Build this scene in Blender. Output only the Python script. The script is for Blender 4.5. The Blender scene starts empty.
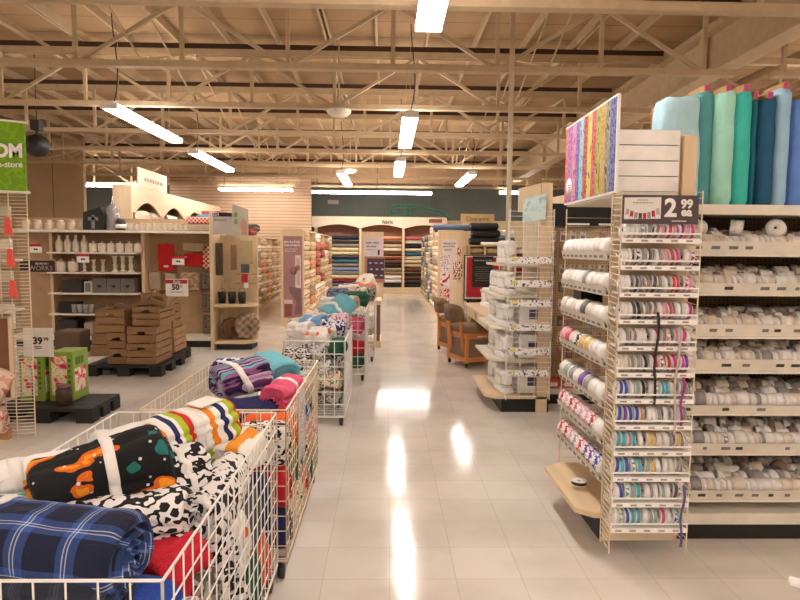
EXPO = 0.0; LSTR = 35.0
import bpy, math, random
from mathutils import Vector, Matrix, noise
R = math.radians
PI = math.pi
random.seed(7)
SC = bpy.context.scene
COL = SC.collection

# ------------------------------------------------------------------ materials
def node_mat(name):
    m = bpy.data.materials.new(name); m.use_nodes = True
    nt = m.node_tree; nt.nodes.clear()
    out = nt.nodes.new('ShaderNodeOutputMaterial'); b = nt.nodes.new('ShaderNodeBsdfPrincipled')
    nt.links.new(b.outputs[0], out.inputs[0])
    return m, nt, b
def c4(c): return (c[0], c[1], c[2], 1)
def S(r, g, b):                      # sRGB 0-255 to linear
    f = lambda v: (v/255/12.92) if v/255 <= .04045 else ((v/255+.055)/1.055)**2.4
    return (f(r), f(g), f(b))
_cache = {}
def plain(c, rough=.6, metal=0, var=.08, scale=9, bump=0, bscale=60):
    k = ('p', tuple(round(x, 4) for x in c), rough, metal, var, scale, bump, bscale)
    if k in _cache: return _cache[k]
    m, nt, b = node_mat('plain')
    tc = nt.nodes.new('ShaderNodeTexCoord'); nz = nt.nodes.new('ShaderNodeTexNoise')
    nz.inputs['Scale'].default_value = scale; nz.inputs['Detail'].default_value = 3
    nt.links.new(tc.outputs['Object'], nz.inputs['Vector'])
    r = nt.nodes.new('ShaderNodeValToRGB')
    r.color_ramp.elements[0].position = .3; r.color_ramp.elements[1].position = .7
    r.color_ramp.elements[0].color = c4([x*(1-var) for x in c]); r.color_ramp.elements[1].color = c4([min(1, x*(1+var)) for x in c])
    nt.links.new(nz.outputs['Fac'], r.inputs[0]); nt.links.new(r.outputs[0], b.inputs['Base Color'])
    b.inputs['Roughness'].default_value = rough; b.inputs['Metallic'].default_value = metal
    if bump:
        n2 = nt.nodes.new('ShaderNodeTexNoise'); n2.inputs['Scale'].default_value = bscale
        nt.links.new(tc.outputs['Object'], n2.inputs['Vector'])
        bp = nt.nodes.new('ShaderNodeBump'); bp.inputs['Strength'].default_value = bump; bp.inputs['Distance'].default_value = .01
        nt.links.new(n2.outputs['Fac'], bp.inputs['Height']); nt.links.new(bp.outputs[0], b.inputs['Normal'])
    _cache[k] = m; return m
def ramp_nodes(nt, cols, interp='CONSTANT', pos=None):
    r = nt.nodes.new('ShaderNodeValToRGB'); cr = r.color_ramp; cr.interpolation = interp
    n = len(cols)
    while len(cr.elements) < n: cr.elements.new(.5)
    for i, c in enumerate(cols):
        cr.elements[i].position = pos[i] if pos else i/n
        cr.elements[i].color = c4(c)
    return r
def fuzz(nt, b, tc, s=.5, sc=90):
    n2 = nt.nodes.new('ShaderNodeTexNoise'); n2.inputs['Scale'].default_value = sc
    nt.links.new(tc.outputs['Object'], n2.inputs['Vector'])
    bp = nt.nodes.new('ShaderNodeBump'); bp.inputs['Strength'].default_value = s; bp.inputs['Distance'].default_value = .006
    nt.links.new(n2.outputs['Fac'], bp.inputs['Height']); nt.links.new(bp.outputs[0], b.inputs['Normal'])
    b.inputs['Roughness'].default_value = .9
    try:
        b.inputs['Sheen Weight'].default_value = .0; b.inputs['Sheen Roughness'].default_value = .5
    except Exception: pass
def stripes(cols, period, axis=0, warp=.0, pos=None, rough=.9):
    k = ('s', str(cols), period, axis, warp, str(pos))
    if k in _cache: return _cache[k]
    m, nt, b = node_mat('striped')
    tc = nt.nodes.new('ShaderNodeTexCoord'); sp = nt.nodes.new('ShaderNodeSeparateXYZ')
    src = tc.outputs['Object']
    if warp:
        nz = nt.nodes.new('ShaderNodeTexNoise'); nz.inputs['Scale'].default_value = 6
        nt.links.new(src, nz.inputs['Vector'])
        ma = nt.nodes.new('ShaderNodeVectorMath'); ma.operation = 'MULTIPLY_ADD'
        ma.inputs[1].default_value = (warp,)*3
        nt.links.new(nz.outputs['Color'], ma.inputs[0]); nt.links.new(src, ma.inputs[2]); src = ma.outputs[0]
    nt.links.new(src, sp.inputs[0])
    mu = nt.nodes.new('ShaderNodeMath'); mu.operation = 'MULTIPLY'; mu.inputs[1].default_value = 1/period
    nt.links.new(sp.outputs[axis], mu.inputs[0])
    fr = nt.nodes.new('ShaderNodeMath'); fr.operation = 'FRACT'; nt.links.new(mu.outputs[0], fr.inputs[0])
    r = ramp_nodes(nt, cols, pos=pos); nt.links.new(fr.outputs[0], r.inputs[0]); nt.links.new(r.outputs[0], b.inputs['Base Color'])
    fuzz(nt, b, tc); b.inputs['Roughness'].default_value = rough
    _cache[k] = m; return m
def plaid(base, c1, c2, period=.09):
    m, nt, b = node_mat('plaid'); tc = nt.nodes.new('ShaderNodeTexCoord'); sp = nt.nodes.new('ShaderNodeSeparateXYZ')
    nt.links.new(tc.outputs['Object'], sp.inputs[0])
    at = nt.nodes.new('ShaderNodeMath'); at.operation = 'ARCTAN2'
    nt.links.new(sp.outputs[1], at.inputs[0]); nt.links.new(sp.outputs[2], at.inputs[1])
    outs = []
    for (o, s) in ((sp.outputs[0], 1/period), (at.outputs[0], .105/period)):
        mu = nt.nodes.new('ShaderNodeMath'); mu.operation = 'MULTIPLY'; mu.inputs[1].default_value = s; nt.links.new(o, mu.inputs[0])
        fr = nt.nodes.new('ShaderNodeMath'); fr.operation = 'FRACT'; nt.links.new(mu.outputs[0], fr.inputs[0])
        r = ramp_nodes(nt, [c1, base, c2, base, c2, base, c1, c1], pos=[0, .28, .40, .425, .47, .495, .66, .9]); nt.links.new(fr.outputs[0], r.inputs[0]); outs.append(r)
    mx = nt.nodes.new('ShaderNodeMix'); mx.data_type = 'RGBA'; mx.inputs[0].default_value = .5
    nt.links.new(outs[0].outputs[0], mx.inputs[6]); nt.links.new(outs[1].outputs[0], mx.inputs[7])
    nt.links.new(mx.outputs[2], b.inputs['Base Color']); fuzz(nt, b, tc)
    return m
def blotch(cols, pos, scale=14, kind='noise', stretch=(1, 1, 1), detail=1.5, specks=None):
    k = ('b', str(cols), str(pos), scale, kind, stretch, detail, specks)
    if k in _cache: return _cache[k]
    m, nt, b = node_mat('printed'); tc = nt.nodes.new('ShaderNodeTexCoord')
    mp = nt.nodes.new('ShaderNodeMapping'); mp.inputs['Scale'].default_value = stretch; nt.links.new(tc.outputs['Object'], mp.inputs[0])
    if kind == 'noise':
        t = nt.nodes.new('ShaderNodeTexNoise'); t.inputs['Detail'].default_value = detail; o = t.outputs['Fac']
    elif kind == 'cells':
        t = nt.nodes.new('ShaderNodeTexVoronoi'); t.feature = 'F1'
        sp = nt.nodes.new('ShaderNodeSeparateColor'); nt.links.new(t.outputs['Color'], sp.inputs[0]); o = sp.outputs[0]
    else:
        t = nt.nodes.new('ShaderNodeTexVoronoi'); o = t.outputs['Distance']
    t.inputs['Scale'].default_value = scale; nt.links.new(mp.outputs[0], t.inputs['Vector'])
    r = ramp_nodes(nt, cols, pos=pos); nt.links.new(o, r.inputs[0]); last = r.outputs[0]
    if specks:
        v = nt.nodes.new('ShaderNodeTexVoronoi'); v.inputs['Scale'].default_value = specks[1]; nt.links.new(tc.outputs['Object'], v.inputs['Vector'])
        rs = ramp_nodes(nt, [(1, 1, 1), (0, 0, 0)], pos=[0, specks[2]]); nt.links.new(v.outputs['Distance'], rs.inputs[0])
        mx = nt.nodes.new('ShaderNodeMix'); mx.data_type = 'RGBA'; nt.links.new(rs.outputs[0], mx.inputs[0]); nt.links.new(last, mx.inputs[6]); mx.inputs[7].default_value = c4(specks[0]); last = mx.outputs[2]
    nt.links.new(last, b.inputs['Base Color'])
    fuzz(nt, b, tc); _cache[k] = m; return m
def grid2(cA, cB, period, rough=.7, axes=(0, 2)):
    k = ('g', cA, cB, period, axes)
    if k in _cache: return _cache[k]
    m, nt, b = node_mat('checked'); tc = nt.nodes.new('ShaderNodeTexCoord')
    sp = nt.nodes.new('ShaderNodeSeparateXYZ'); nt.links.new(tc.outputs['Object'], sp.inputs[0])
    cb = nt.nodes.new('ShaderNodeCombineXYZ'); nt.links.new(sp.outputs[axes[0]], cb.inputs[0]); nt.links.new(sp.outputs[axes[1]], cb.inputs[1])
    cb.inputs[2].default_value = .01
    ck = nt.nodes.new('ShaderNodeTexChecker'); ck.inputs['Scale'].default_value = 1/period
    ck.inputs['Color1'].default_value = c4(cA); ck.inputs['Color2'].default_value = c4(cB)
    nt.links.new(cb.outputs[0], ck.inputs['Vector']); nt.links.new(ck.outputs[0], b.inputs['Base Color']); b.inputs['Roughness'].default_value = rough
    _cache[k] = m; return m
def lines(c, cl, period, axis=2, w=.08, rough=.6, bump=.0, grain=0):
    """surface with thin seams every `period` metres along an axis (slatwall, deck planks)"""
    k = ('l', c, cl, period, axis, w, rough, bump)
    if k in _cache: return _cache[k]
    m, nt, b = node_mat('seamed'); tc = nt.nodes.new('ShaderNodeTexCoord'); sp = nt.nodes.new('ShaderNodeSeparateXYZ')
    nt.links.new(tc.outputs['Object'], sp.inputs[0])
    mu = nt.nodes.new('ShaderNodeMath'); mu.operation = 'MULTIPLY'; mu.inputs[1].default_value = 1/period; nt.links.new(sp.outputs[axis], mu.inputs[0])
    fr = nt.nodes.new('ShaderNodeMath'); fr.operation = 'FRACT'; nt.links.new(mu.outputs[0], fr.inputs[0])
    r = ramp_nodes(nt, [cl, c], pos=[0, w]); nt.links.new(fr.outputs[0], r.inputs[0])
    nz = nt.nodes.new('ShaderNodeTexNoise'); nz.inputs['Scale'].default_value = 1.7; nz.inputs['Detail'].default_value = 5; nt.links.new(tc.outputs['Object'], nz.inputs['Vector'])
    r2 = ramp_nodes(nt, [(.86,)*3, (1,)*3], 'LINEAR', [.35, .7]); nt.links.new(nz.outputs['Fac'], r2.inputs[0])
    mx = nt.nodes.new('ShaderNodeMix'); mx.data_type = 'RGBA'; mx.blend_type = 'MULTIPLY'; mx.inputs[0].default_value = 1
    nt.links.new(r.outputs[0], mx.inputs[6]); nt.links.new(r2.outputs[0], mx.inputs[7]); nt.links.new(mx.outputs[2], b.inputs['Base Color'])
    b.inputs['Roughness'].default_value = rough; _cache[k] = m; return m
def wood(c, scale=3, axis=2, rough=.5, dark=.75):
    k = ('w', c, scale, axis, rough)
    if k in _cache: return _cache[k]
    m, nt, b = node_mat('wood'); tc = nt.nodes.new('ShaderNodeTexCoord'); mp = nt.nodes.new('ShaderNodeMapping')
    s = [9*scale]*3; s[axis] = .8*scale; mp.inputs['Scale'].default_value = s; nt.links.new(tc.outputs['Object'], mp.inputs[0])
    nz = nt.nodes.new('ShaderNodeTexNoise'); nz.inputs['Scale'].default_value = 1; nz.inputs['Detail'].default_value = 4; nt.links.new(mp.outputs[0], nz.inputs['Vector'])
    r = ramp_nodes(nt, [[x*dark for x in c], c], 'LINEAR', [.35, .65]); nt.links.new(nz.outputs['Fac'], r.inputs[0]); nt.links.new(r.outputs[0], b.inputs['Base Color'])
    b.inputs['Roughness'].default_value = rough; _cache[k] = m; return m
def peg(c, ch):
    m, nt, b = node_mat('pegboard'); tc = nt.nodes.new('ShaderNodeTexCoord'); mp = nt.nodes.new('ShaderNodeMapping')
    mp.inputs['Scale'].default_value = (1, 0, 1); nt.links.new(tc.outputs['Object'], mp.inputs[0])
    v = nt.nodes.new('ShaderNodeTexVoronoi'); v.inputs['Scale'].default_value = 39; v.inputs['Randomness'].default_value = 0; nt.links.new(mp.outputs[0], v.inputs['Vector'])
    r = ramp_nodes(nt, [ch, c], pos=[0, .2]); nt.links.new(v.outputs['Distance'], r.inputs[0]); nt.links.new(r.outputs[0], b.inputs['Base Color'])
    b.inputs['Roughness'].default_value = .7; return m
def emit(c, s):
    m, nt, b = node_mat('glow'); b.inputs['Base Color'].default_value = c4(c)
    b.inputs['Emission Color'].default_value = c4(c); b.inputs['Emission Strength'].default_value = s; return m
def glassy(c, a=.35):
    k = ('gl', c, a)
    if k in _cache: return _cache[k]
    m, nt, b = node_mat('clear'); b.inputs['Base Color'].default_value = c4(c); b.inputs['Roughness'].default_value = .08
    b.inputs['Alpha'].default_value = a; _cache[k] = m; return m

def floor_mat():
    m, nt, b = node_mat('vinyl_tile'); tc = nt.nodes.new('ShaderNodeTexCoord')
    br = nt.nodes.new('ShaderNodeTexBrick'); br.offset = 0; br.inputs['Scale'].default_value = 1
    br.inputs['Brick Width'].default_value = .3048; br.inputs['Row Height'].default_value = .3048
    br.inputs['Mortar Size'].default_value = .0014; br.inputs['Mortar Smooth'].default_value = .2
    base = S(226, 219, 209)
    br.inputs['Color1'].default_value = c4(base); br.inputs['Color2'].default_value = c4([x*.94 for x in base]); br.inputs['Mortar'].default_value = c4([x*.66 for x in base])
    nt.links.new(tc.outputs['Object'], br.inputs['Vector'])
    nz = nt.nodes.new('ShaderNodeTexNoise'); nz.inputs['Scale'].default_value = 2.2; nz.inputs['Detail'].default_value = 8; nt.links.new(tc.outputs['Object'], nz.inputs['Vector'])
    r2 = ramp_nodes(nt, [(.86, .85, .83), (1, 1, 1)], 'LINEAR', [.35, .6]); nt.links.new(nz.outputs['Fac'], r2.inputs[0])
    mx = nt.nodes.new('ShaderNodeMix'); mx.data_type = 'RGBA'; mx.blend_type = 'MULTIPLY'; mx.inputs[0].default_value = 1
    nt.links.new(br.outputs['Color'], mx.inputs[6]); nt.links.new(r2.outputs[0], mx.inputs[7]); nt.links.new(mx.outputs[2], b.inputs['Base Color'])
    n3 = nt.nodes.new('ShaderNodeTexNoise'); n3.inputs['Scale'].default_value = 5; n3.inputs['Detail'].default_value = 3; nt.links.new(tc.outputs['Object'], n3.inputs['Vector'])
    mr = nt.nodes.new('ShaderNodeMapRange'); mr.inputs[3].default_value = .07; mr.inputs[4].default_value = .16
    nt.links.new(n3.outputs['Fac'], mr.inputs[0]); nt.links.new(mr.outputs[0], b.inputs['Roughness'])
    bp = nt.nodes.new('ShaderNodeBump'); bp.inputs['Strength'].default_value = .12; bp.inputs['Distance'].default_value = .01
    nt.links.new(n3.outputs['Fac'], bp.inputs['Height']); nt.links.new(bp.outputs[0], b.inputs['Normal'])
    b.inputs['IOR'].default_value = 1.5
    return m

WHITE = plain(S(244, 241, 236), .45)
OFFWH = plain(S(222, 212, 196), .5)
WIREW = plain(S(236, 232, 226), .35)
WIREC = plain(S(226, 208, 178), .4)
BLACK = plain(S(24, 22, 22), .5)
DARK = plain(S(44, 38, 36), .6)
BIRCH = wood(S(228, 202, 164), 2, 2, dark=.9)
BIRCHX = wood(S(228, 202, 164), 2, 0, dark=.9)
BIRCHY = wood(S(228, 202, 164), 2, 1, dark=.9)
SHELFW = plain(S(224, 216, 200), .5)
CREAM = plain(S(226, 208, 180), .6)
GREY = plain(S(120, 116, 112), .6)
STEEL = plain(S(192, 168, 134), .6)
CARD = plain(S(176, 132, 88), .8)
PAPER = plain(S(238, 234, 228), .6)
RED = plain(S(184, 28, 40), .6)
CHROME = plain(S(190, 190, 190), .25, .9)

# ------------------------------------------------------------------ mesh builder
class MB:
    def __init__(s): s.v = []; s.f = []; s.m = []; s.sm = []
    def add(s, vs, fs, mi=0, smooth=False):
        o = len(s.v); s.v += [Vector(a) for a in vs]
        for f in fs: s.f.append([i+o for i in f]); s.m.append(mi); s.sm.append(smooth)
        return s
    def box(s, x0, x1, y0, y1, z0, z1, mi=0, T=None):
        vs = [(x, y, z) for x in (x0, x1) for y in (y0, y1) for z in (z0, z1)]
        if T is not None: vs = [T @ Vector(a) for a in vs]
        return s.add(vs, [(0, 1, 3, 2), (4, 6, 7, 5), (0, 4, 5, 1), (2, 3, 7, 6), (0, 2, 6, 4), (1, 5, 7, 3)], mi)
    def tube(s, p, q, r, n=4, mi=0, caps=True, r2=None):
        p = Vector(p); q = Vector(q); d = (q-p)
        if d.length < 1e-6: return s
        d.normalize(); a = Vector((0, 0, 1)) if abs(d.z) < .9 else Vector((1, 0, 0))
        u = d.cross(a).normalized(); w = d.cross(u); vs = []
        r2 = r if r2 is None else r2
        for c, rr in ((p, r), (q, r2)):
            for i in range(n):
                t = 2*PI*(i+.5)/n; vs.append(c+u*math.cos(t)*rr+w*math.sin(t)*rr)
        fs = [(i, (i+1) % n, n+(i+1) % n, n+i) for i in range(n)]
        if caps: fs += [tuple(range(n-1, -1, -1)), tuple(range(n, 2*n))]
        return s.add(vs, fs, mi, n > 6)
    def path(s, pts, r, n=5, mi=0, closed=False):
        pts = [Vector(p) for p in pts]
        if closed: pts.append(pts[0])
        for a, b in zip(pts, pts[1:]): s.tube(a, b, r, n, mi)
        return s
    def prism(s, poly, axis, a, b, mi=0):
        """polygon in the plane normal to axis (0: (y,z), 1: (x,z), 2: (x,y)) extruded from a to b"""
        def P(p, h): return (h, p[0], p[1]) if axis == 0 else (p[0], h, p[1]) if axis == 1 else (p[0], p[1], h)
        n = len(poly); vs = [P(p, a) for p in poly]+[P(p, b) for p in poly]
        return s.add(vs, [tuple(range(n-1, -1, -1)), tuple(range(n, 2*n))]+[(i, (i+1) % n, n+(i+1) % n, n+i) for i in range(n)], mi)
    def lathe(s, prof, axis=2, c=(0, 0, 0), n=20, mi=0, T=None, smooth=True):
        """prof: list of (radius, height) along the axis"""
        vs = []
        for r, h in prof:
            for i in range(n):
                t = 2*PI*i/n; a, b = r*math.cos(t), r*math.sin(t)
                p = (h, a, b) if axis == 0 else (a, h, b) if axis == 1 else (a, b, h)
                p = Vector(p)+Vector(c); vs.append(T @ p if T is not None else p)
        fs = []
        for j in range(len(prof)-1):
            for i in range(n): fs.append((j*n+i, j*n+(i+1) % n, (j+1)*n+(i+1) % n, (j+1)*n+i))
        s.add(vs, fs, mi, smooth)
        return s
    def grid(s, fn, nu, nv, mi=0, wrapv=False, smooth=True):
        vs = [fn(i/(nu-1), j/(nv if wrapv else nv-1)) for i in range(nu) for j in range(nv)]
        fs = []
        for i in range(nu-1):
            for j in range(nv if wrapv else nv-1):
                j2 = (j+1) % nv; fs.append((i*nv+j, i*nv+j2, (i+1)*nv+j2, (i+1)*nv+j))
        return s.add(vs, fs, mi, smooth)
    def build(s, name, mats, parent=None, local=False, bevel=0, solid=0):
        if not isinstance(mats, (list, tuple)): mats = [mats]
        off = Vector((0, 0, 0))
        if not local:
            if parent is not None:
                q = parent
                while q is not None: off += Vector(q.location); q = q.parent
            else:
                xs = [v.x for v in s.v]; ys = [v.y for v in s.v]; zs = [v.z for v in s.v]
                off = Vector(((min(xs)+max(xs))/2, (min(ys)+max(ys))/2, min(zs)))
        me = bpy.data.meshes.new(name)
        me.from_pydata([v-off for v in s.v], [], s.f)
        for m in mats: me.materials.append(m)
        me.polygons.foreach_set('material_index', s.m); me.polygons.foreach_set('use_smooth', s.sm)
        me.update()
        import bmesh as _b
        bm = _b.new(); bm.from_mesh(me); _b.ops.recalc_face_normals(bm, faces=bm.faces); bm.to_mesh(me); bm.free()
        o = bpy.data.objects.new(name, me); COL.objects.link(o)
        if parent is not None: o.parent = parent
        elif not local: o.location = off
        if bevel:
            md = o.modifiers.new('bevel', 'BEVEL'); md.width = bevel; md.segments = 2; md.limit_method = 'ANGLE'
        return o

def tag(o, label=None, cat=None, group=None, kind=None):
    if label: o['label'] = label
    if cat: o['category'] = cat
    if group: o['group'] = group
    if kind: o['kind'] = kind
    return o
def empty(name, loc, label, cat, group=None, rz=0):
    o = bpy.data.objects.new(name, None); COL.objects.link(o); o.location = loc; o.rotation_euler = (0, 0, rz)
    o.empty_display_size = .1
    return tag(o, label, cat, group)
def struct(o): o['kind'] = 'structure'; return o
def copy_tree(o, parent=None):
    c = o.copy(); COL.objects.link(c)
    if parent is not None: c.parent = parent
    for ch in list(o.children): copy_tree(ch, c)
    return c
def set_mat(o, mat, idx=0):
    """object-level material so shared mesh copies can differ in colour"""
    o.material_slots[idx].link = 'OBJECT'; o.material_slots[idx].material = mat
def text(s, size, loc, mat, parent, facing='front', name='lettering', bold=0, extr=.0008, rz=0, align='CENTER'):
    cu = bpy.data.curves.new('t', 'FONT'); cu.body = s; cu.size = size; cu.extrude = extr; cu.align_x = align; cu.align_y = 'CENTER'
    cu.offset = bold; cu.resolution_u = 3
    t = bpy.data.objects.new('t', cu); COL.objects.link(t)
    dg = bpy.context.evaluated_depsgraph_get(); dg.update()
    me = bpy.data.meshes.new_from_object(t.evaluated_get(dg)); me.materials.clear(); me.materials.append(mat)
    bpy.data.objects.remove(t); bpy.data.curves.remove(cu)
    M = Matrix.Rotation(rz, 4, 'Z') @ Matrix.Rotation(PI/2, 4, 'X') if facing == 'front' else Matrix.Rotation(rz-PI/2, 4, 'Z') @ Matrix.Rotation(PI/2, 4, 'X')
    if facing == 'right': M = Matrix.Rotation(PI/2, 4, 'Z') @ Matrix.Rotation(PI/2, 4, 'X')
    off = Vector((0, 0, 0)); q = parent
    while q is not None: off += Vector(q.location); q = q.parent
    me.transform(Matrix.Translation(Vector(loc)-off) @ M)
    o = bpy.data.objects.new(name, me); COL.objects.link(o); o.parent = parent
    return o
def dashes(mb, x0, x1, z, y, h=.01, mi=0, n=3, seed=1):
    """an illegible line of small print, as short bars"""
    rr = random.Random(seed); x = x0
    while x < x1:
        w = rr.uniform(.5, 1.6)*(x1-x0)/n/1.6; mb.box(x, min(x+w, x1), y-.001, y, z-h/2, z+h/2, mi); x += w+.25*(x1-x0)/n/1.6
# ------------------------------------------------------------------ camera
yaw, pitch, roll = R(1.25), R(4.6), R(.55)
fw = Vector((math.sin(yaw)*math.cos(pitch), math.cos(yaw)*math.cos(pitch), -math.sin(pitch)))
rt = Vector((math.cos(yaw), -math.sin(yaw), 0)); up = rt.cross(fw)
r2 = rt*math.cos(roll)+up*math.sin(roll); u2 = up*math.cos(roll)-rt*math.sin(roll)
cd = bpy.data.cameras.new('camera'); cam = bpy.data.objects.new('camera', cd); COL.objects.link(cam)
cam.matrix_world = Matrix(((r2.x, u2.x, -fw.x, 0), (r2.y, u2.y, -fw.y, 0), (r2.z, u2.z, -fw.z, 1.5), (0, 0, 0, 1)))
cd.sensor_width = 36; cd.lens = 36*620/800; cd.clip_start = .05; cd.clip_end = 100
SC.camera = cam
SC.view_settings.view_transform = 'Standard'; SC.view_settings.look = 'None'; SC.view_settings.gamma = 1
SC.view_settings.use_curve_mapping = False; SC.view_settings.exposure = EXPO
w = bpy.data.worlds.new('world'); SC.world = w; w.use_nodes = True
w.node_tree.nodes['Background'].inputs[0].default_value = (.9, .8, .65, 1); w.node_tree.nodes['Background'].inputs[1].default_value = .05

# ------------------------------------------------------------------ room shell
XL, XR, YB, YF = -13, 10, -7, 22.2
o = MB().box(XL, XR, YB, YF, -.1, 0).build('floor', floor_mat()); struct(o)
DECK = lines(S(176, 142, 102), S(122, 92, 60), .6, 1, .03, .85)
struct(MB().box(XL, XR, YB, YF, 4.42, 4.55).build('ceiling', DECK))
TANW = plain(S(178, 148, 112), .8, scale=1)
SAGE = plain(S(112, 118, 112), .85, scale=2)
struct(MB().box(XL-.15, XL, YB, YF, 0, 4.42).build('wall_left', TANW))
struct(MB().box(XR, XR+.15, YB, YF, 0, 4.42).build('wall_right', TANW))
struct(MB().box(XL, XR, YB-.15, YB, 0, 4.42).build('wall_rear', TANW))
struct(MB().box(XL, XR, YF, YF+.15, 0, 4.42).build('wall_back', SAGE))
struct(MB().box(-13, -8.15, 17, 17.15, 0, 4.4).build('wall_partition', lines(S(214, 184, 146), S(150, 120, 90), 1.6, 0, .012, .8)))
SLATW = lines(S(204, 170, 138), S(150, 116, 88), .105, 2, .2, .6)
struct(MB().box(-7.1, -2.5, 20.6, 20.75, 0, 3.85).build('wall_slat', SLATW))
struct(MB().box(-13, 10, 20.9, 21.15, 3.72, 4.42).build('trim_1', plain(S(196, 160, 120), .8, scale=1)))
struct(MB().box(2.1, 5.2, 21.9, 22.19, 0, 2.55).build('trim_2', plain(S(226, 202, 156), .8)))

# roof steel
ty = [1.2, 3.25, 5.2, 7.0, 8.9, 10.9, 12.9, 15.0, 17.3, 19.8]
words_ = ['behind the second row', '', 'nearest to the camera', 'second from the camera', 'third from the camera', 'fourth from the camera', 'fifth from the camera', 'sixth from the camera', 'seventh from the camera', 'farthest, just before the back wall']
for k, Y in enumerate(ty):
    if k < 2: continue
    t = empty('roof_truss', (0, Y, 3.46), 'cream painted steel roof truss across the ceiling, '+words_[k], 'roof truss', 'roof trusses')
    MB().box(-12.9, 3.85, Y-.055, Y+.055, 3.46, 3.475).box(-12.9, 3.85, Y-.055, Y-.043, 3.475, 3.525).box(-12.9, 3.85, Y+.043, Y+.055, 3.475, 3.525).build('bottom_chord', STEEL, t)
    MB().box(-12.9, 3.85, Y-.06, Y+.06, 4.22, 4.24).box(-12.9, 3.85, Y-.06, Y-.045, 4.16, 4.22).box(-12.9, 3.85, Y+.045, Y+.06, 4.16, 4.22).build('top_chord', STEEL, t)
    MB().box(-12.9, 3.85, Y-.058, Y+.058, 4.24, 4.31).build('shadow_strip', plain(S(66, 40, 24), .8), t)  # dark strip painted in for the shade between top chord and deck
    x = -12.6+(k % 3)*.35; n = 0
    while x < 3.7:
        MB().box(x-.022, x+.022, Y-.02, Y+.02, 3.47, 4.2).build('vertical_web', STEEL, t)
        x2 = x+1.15
        if x2 < 3.75:
            a, b = ((x, Y, 3.49), (x2, Y, 4.18)) if n % 2 == 0 else ((x, Y, 4.18), (x2, Y, 3.49))
            MB().tube(a, b, .028, 4).build('diagonal_web', STEEL, t)
        x = x2; n += 1
    # the same truss line beyond the girder
    t2 = empty('roof_truss', (4.2, Y, 3.5), 'cream steel truss right of the girder, '+words_[k], 'roof truss', 'roof trusses right of the girder')
    MB().box(4.28, 9.9, Y-.05, Y+.05, 3.46, 3.52).build('bottom_chord', STEEL, t2)
    MB().box(4.28, 9.9, Y-.05, Y+.05, 4.16, 4.24).build('top_chord', STEEL, t2)
    x = 4.4; n = 0
    while x < 8.7:
        MB().tube((x, Y, 3.49 if n % 2 else 4.18), (x+1.15, Y, 4.18 if n % 2 else 3.49), .028, 4).build('diagonal_web', STEEL, t2)
        MB().box(x-.022, x+.022, Y-.02, Y+.02, 3.5, 4.18).build('vertical_web', STEEL, t2); x += 1.15; n += 1
g = empty('roof_girder', (4.06, 10, 3.72), 'deep cream steel girder running away along the right of the ceiling', 'girder')
MB().box(4.04, 4.08, -6, 21, 3.74, 4.24).build('web_plate', STEEL, g)
MB().box(3.93, 4.19, -6, 21, 3.70, 3.74).build('bottom_flange', STEEL, g)
MB().box(3.88, 4.24, -6, 21, 4.2, 4.26).build('top_flange', STEEL, g)
for k, Y in enumerate((4.1, 8.0, 12.0, 16.0)):
    MB().box(3.95, 4.02, Y-.04, Y+.04, 3.74, 4.2).build('stiffener', STEEL, g)
x = -12.4; i = 0
while x < 9.6:
    if not 3.6 < x < 4.5:
        m = MB().box(x-.014, x+.014, 1.5, 20.9, 4.31, 4.42)
        if i % 5 == 2: m.box(x+.05, x+.075, 1.5, 20.9, 4.31, 4.42)
        tag(m.build('ceiling_purlin', STEEL), 'thin cream purlin running front to back under the roof deck', 'purlin', 'ceiling purlins')
    x += .68; i += 1
for X in (-8.2, -2.75, 1.72):
    for k in range(2, len(ty)-1):
        Y0, Y1 = ty[k], ty[k+1]
        t = empty('cross_brace', (X, (Y0+Y1)/2, 3.5), 'thin crossed steel bracing between two roof trusses', 'brace', 'cross braces between the trusses')
        MB().tube((X, Y0, 3.53), (X, Y1, 4.18), .011, 4).build('brace_rod', STEEL, t)
        MB().tube((X+.06, Y0, 4.18), (X+.06, Y1, 3.53), .011, 4).build('brace_rod', STEEL, t)
# pole
MB2 = MB().tube((1.29, 6.62, 0), (1.29, 6.62, 4.42), .028, 10)
tag(MB2.build('support_pole', plain(S(214, 196, 168), .5)), 'slender cream pole rising to the roof behind the sewing machine endcap', 'pole')

# lights
GLOW = emit((1, .925, .865), LSTR)
def light(x, y, z, L, across, label, grp=None, cord=True):
    t = empty('fluorescent_light', (x, y, z), label, 'light', grp)
    def B(a0, a1, b, z0, z1, m, n, bev=0):
        mb = MB().box(a0, a1, -b, b, z0, z1) if across else MB().box(-b, b, a0, a1, z0, z1)
        return mb.build(n, m, t, local=True, bevel=bev)
    B(-L/2, L/2, .1, -.005, .055, GLOW, 'diffuser', .02)
    B(-L/2, L/2, .06, .056, .085, WHITE, 'housing')
    for s in (-1, 1): B(s*L/2-.012, s*L/2+.012, .103, -.008, .07, WHITE, 'end_cap')
    if cord:
        p = []
        for i in range(9):
            q = i/8; a = -L/2+.15; wv = .1*math.sin(q*PI)*(1-q)
            p.append((wv, a, .085+q*(4.40-z-.085)) if not across else (a, wv, .085+q*(4.28-z-.085)))
        MB().path(p, .008, 5).build('cord', DARK, t, local=True)
        for s in (-1, 1):
            q = (0, s*(L/2-.3)) if not across else (s*(L/2-.3), 0)
            MB().tube((q[0], q[1], .08), (q[0], q[1], 4.41-z), .004, 4).build('hanger', STEEL, t, local=True)
light(.31, 3.75, 3.2, 2.44, 0, 'bright fluorescent fixture cut by the top edge, nearest above the aisle')
light(.29, 9.3, 3.2, 2.44, 0, 'fluorescent fixture over the aisle, second one along from the top edge')
light(.25, 13.3, 3.2, 2.5, 0, 'small looking fluorescent fixture over the aisle, third one along')
light(-3.42, 9.05, 3.2, 2.44, 0, 'long slanting fluorescent fixture with a looping cord at upper left')
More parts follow.
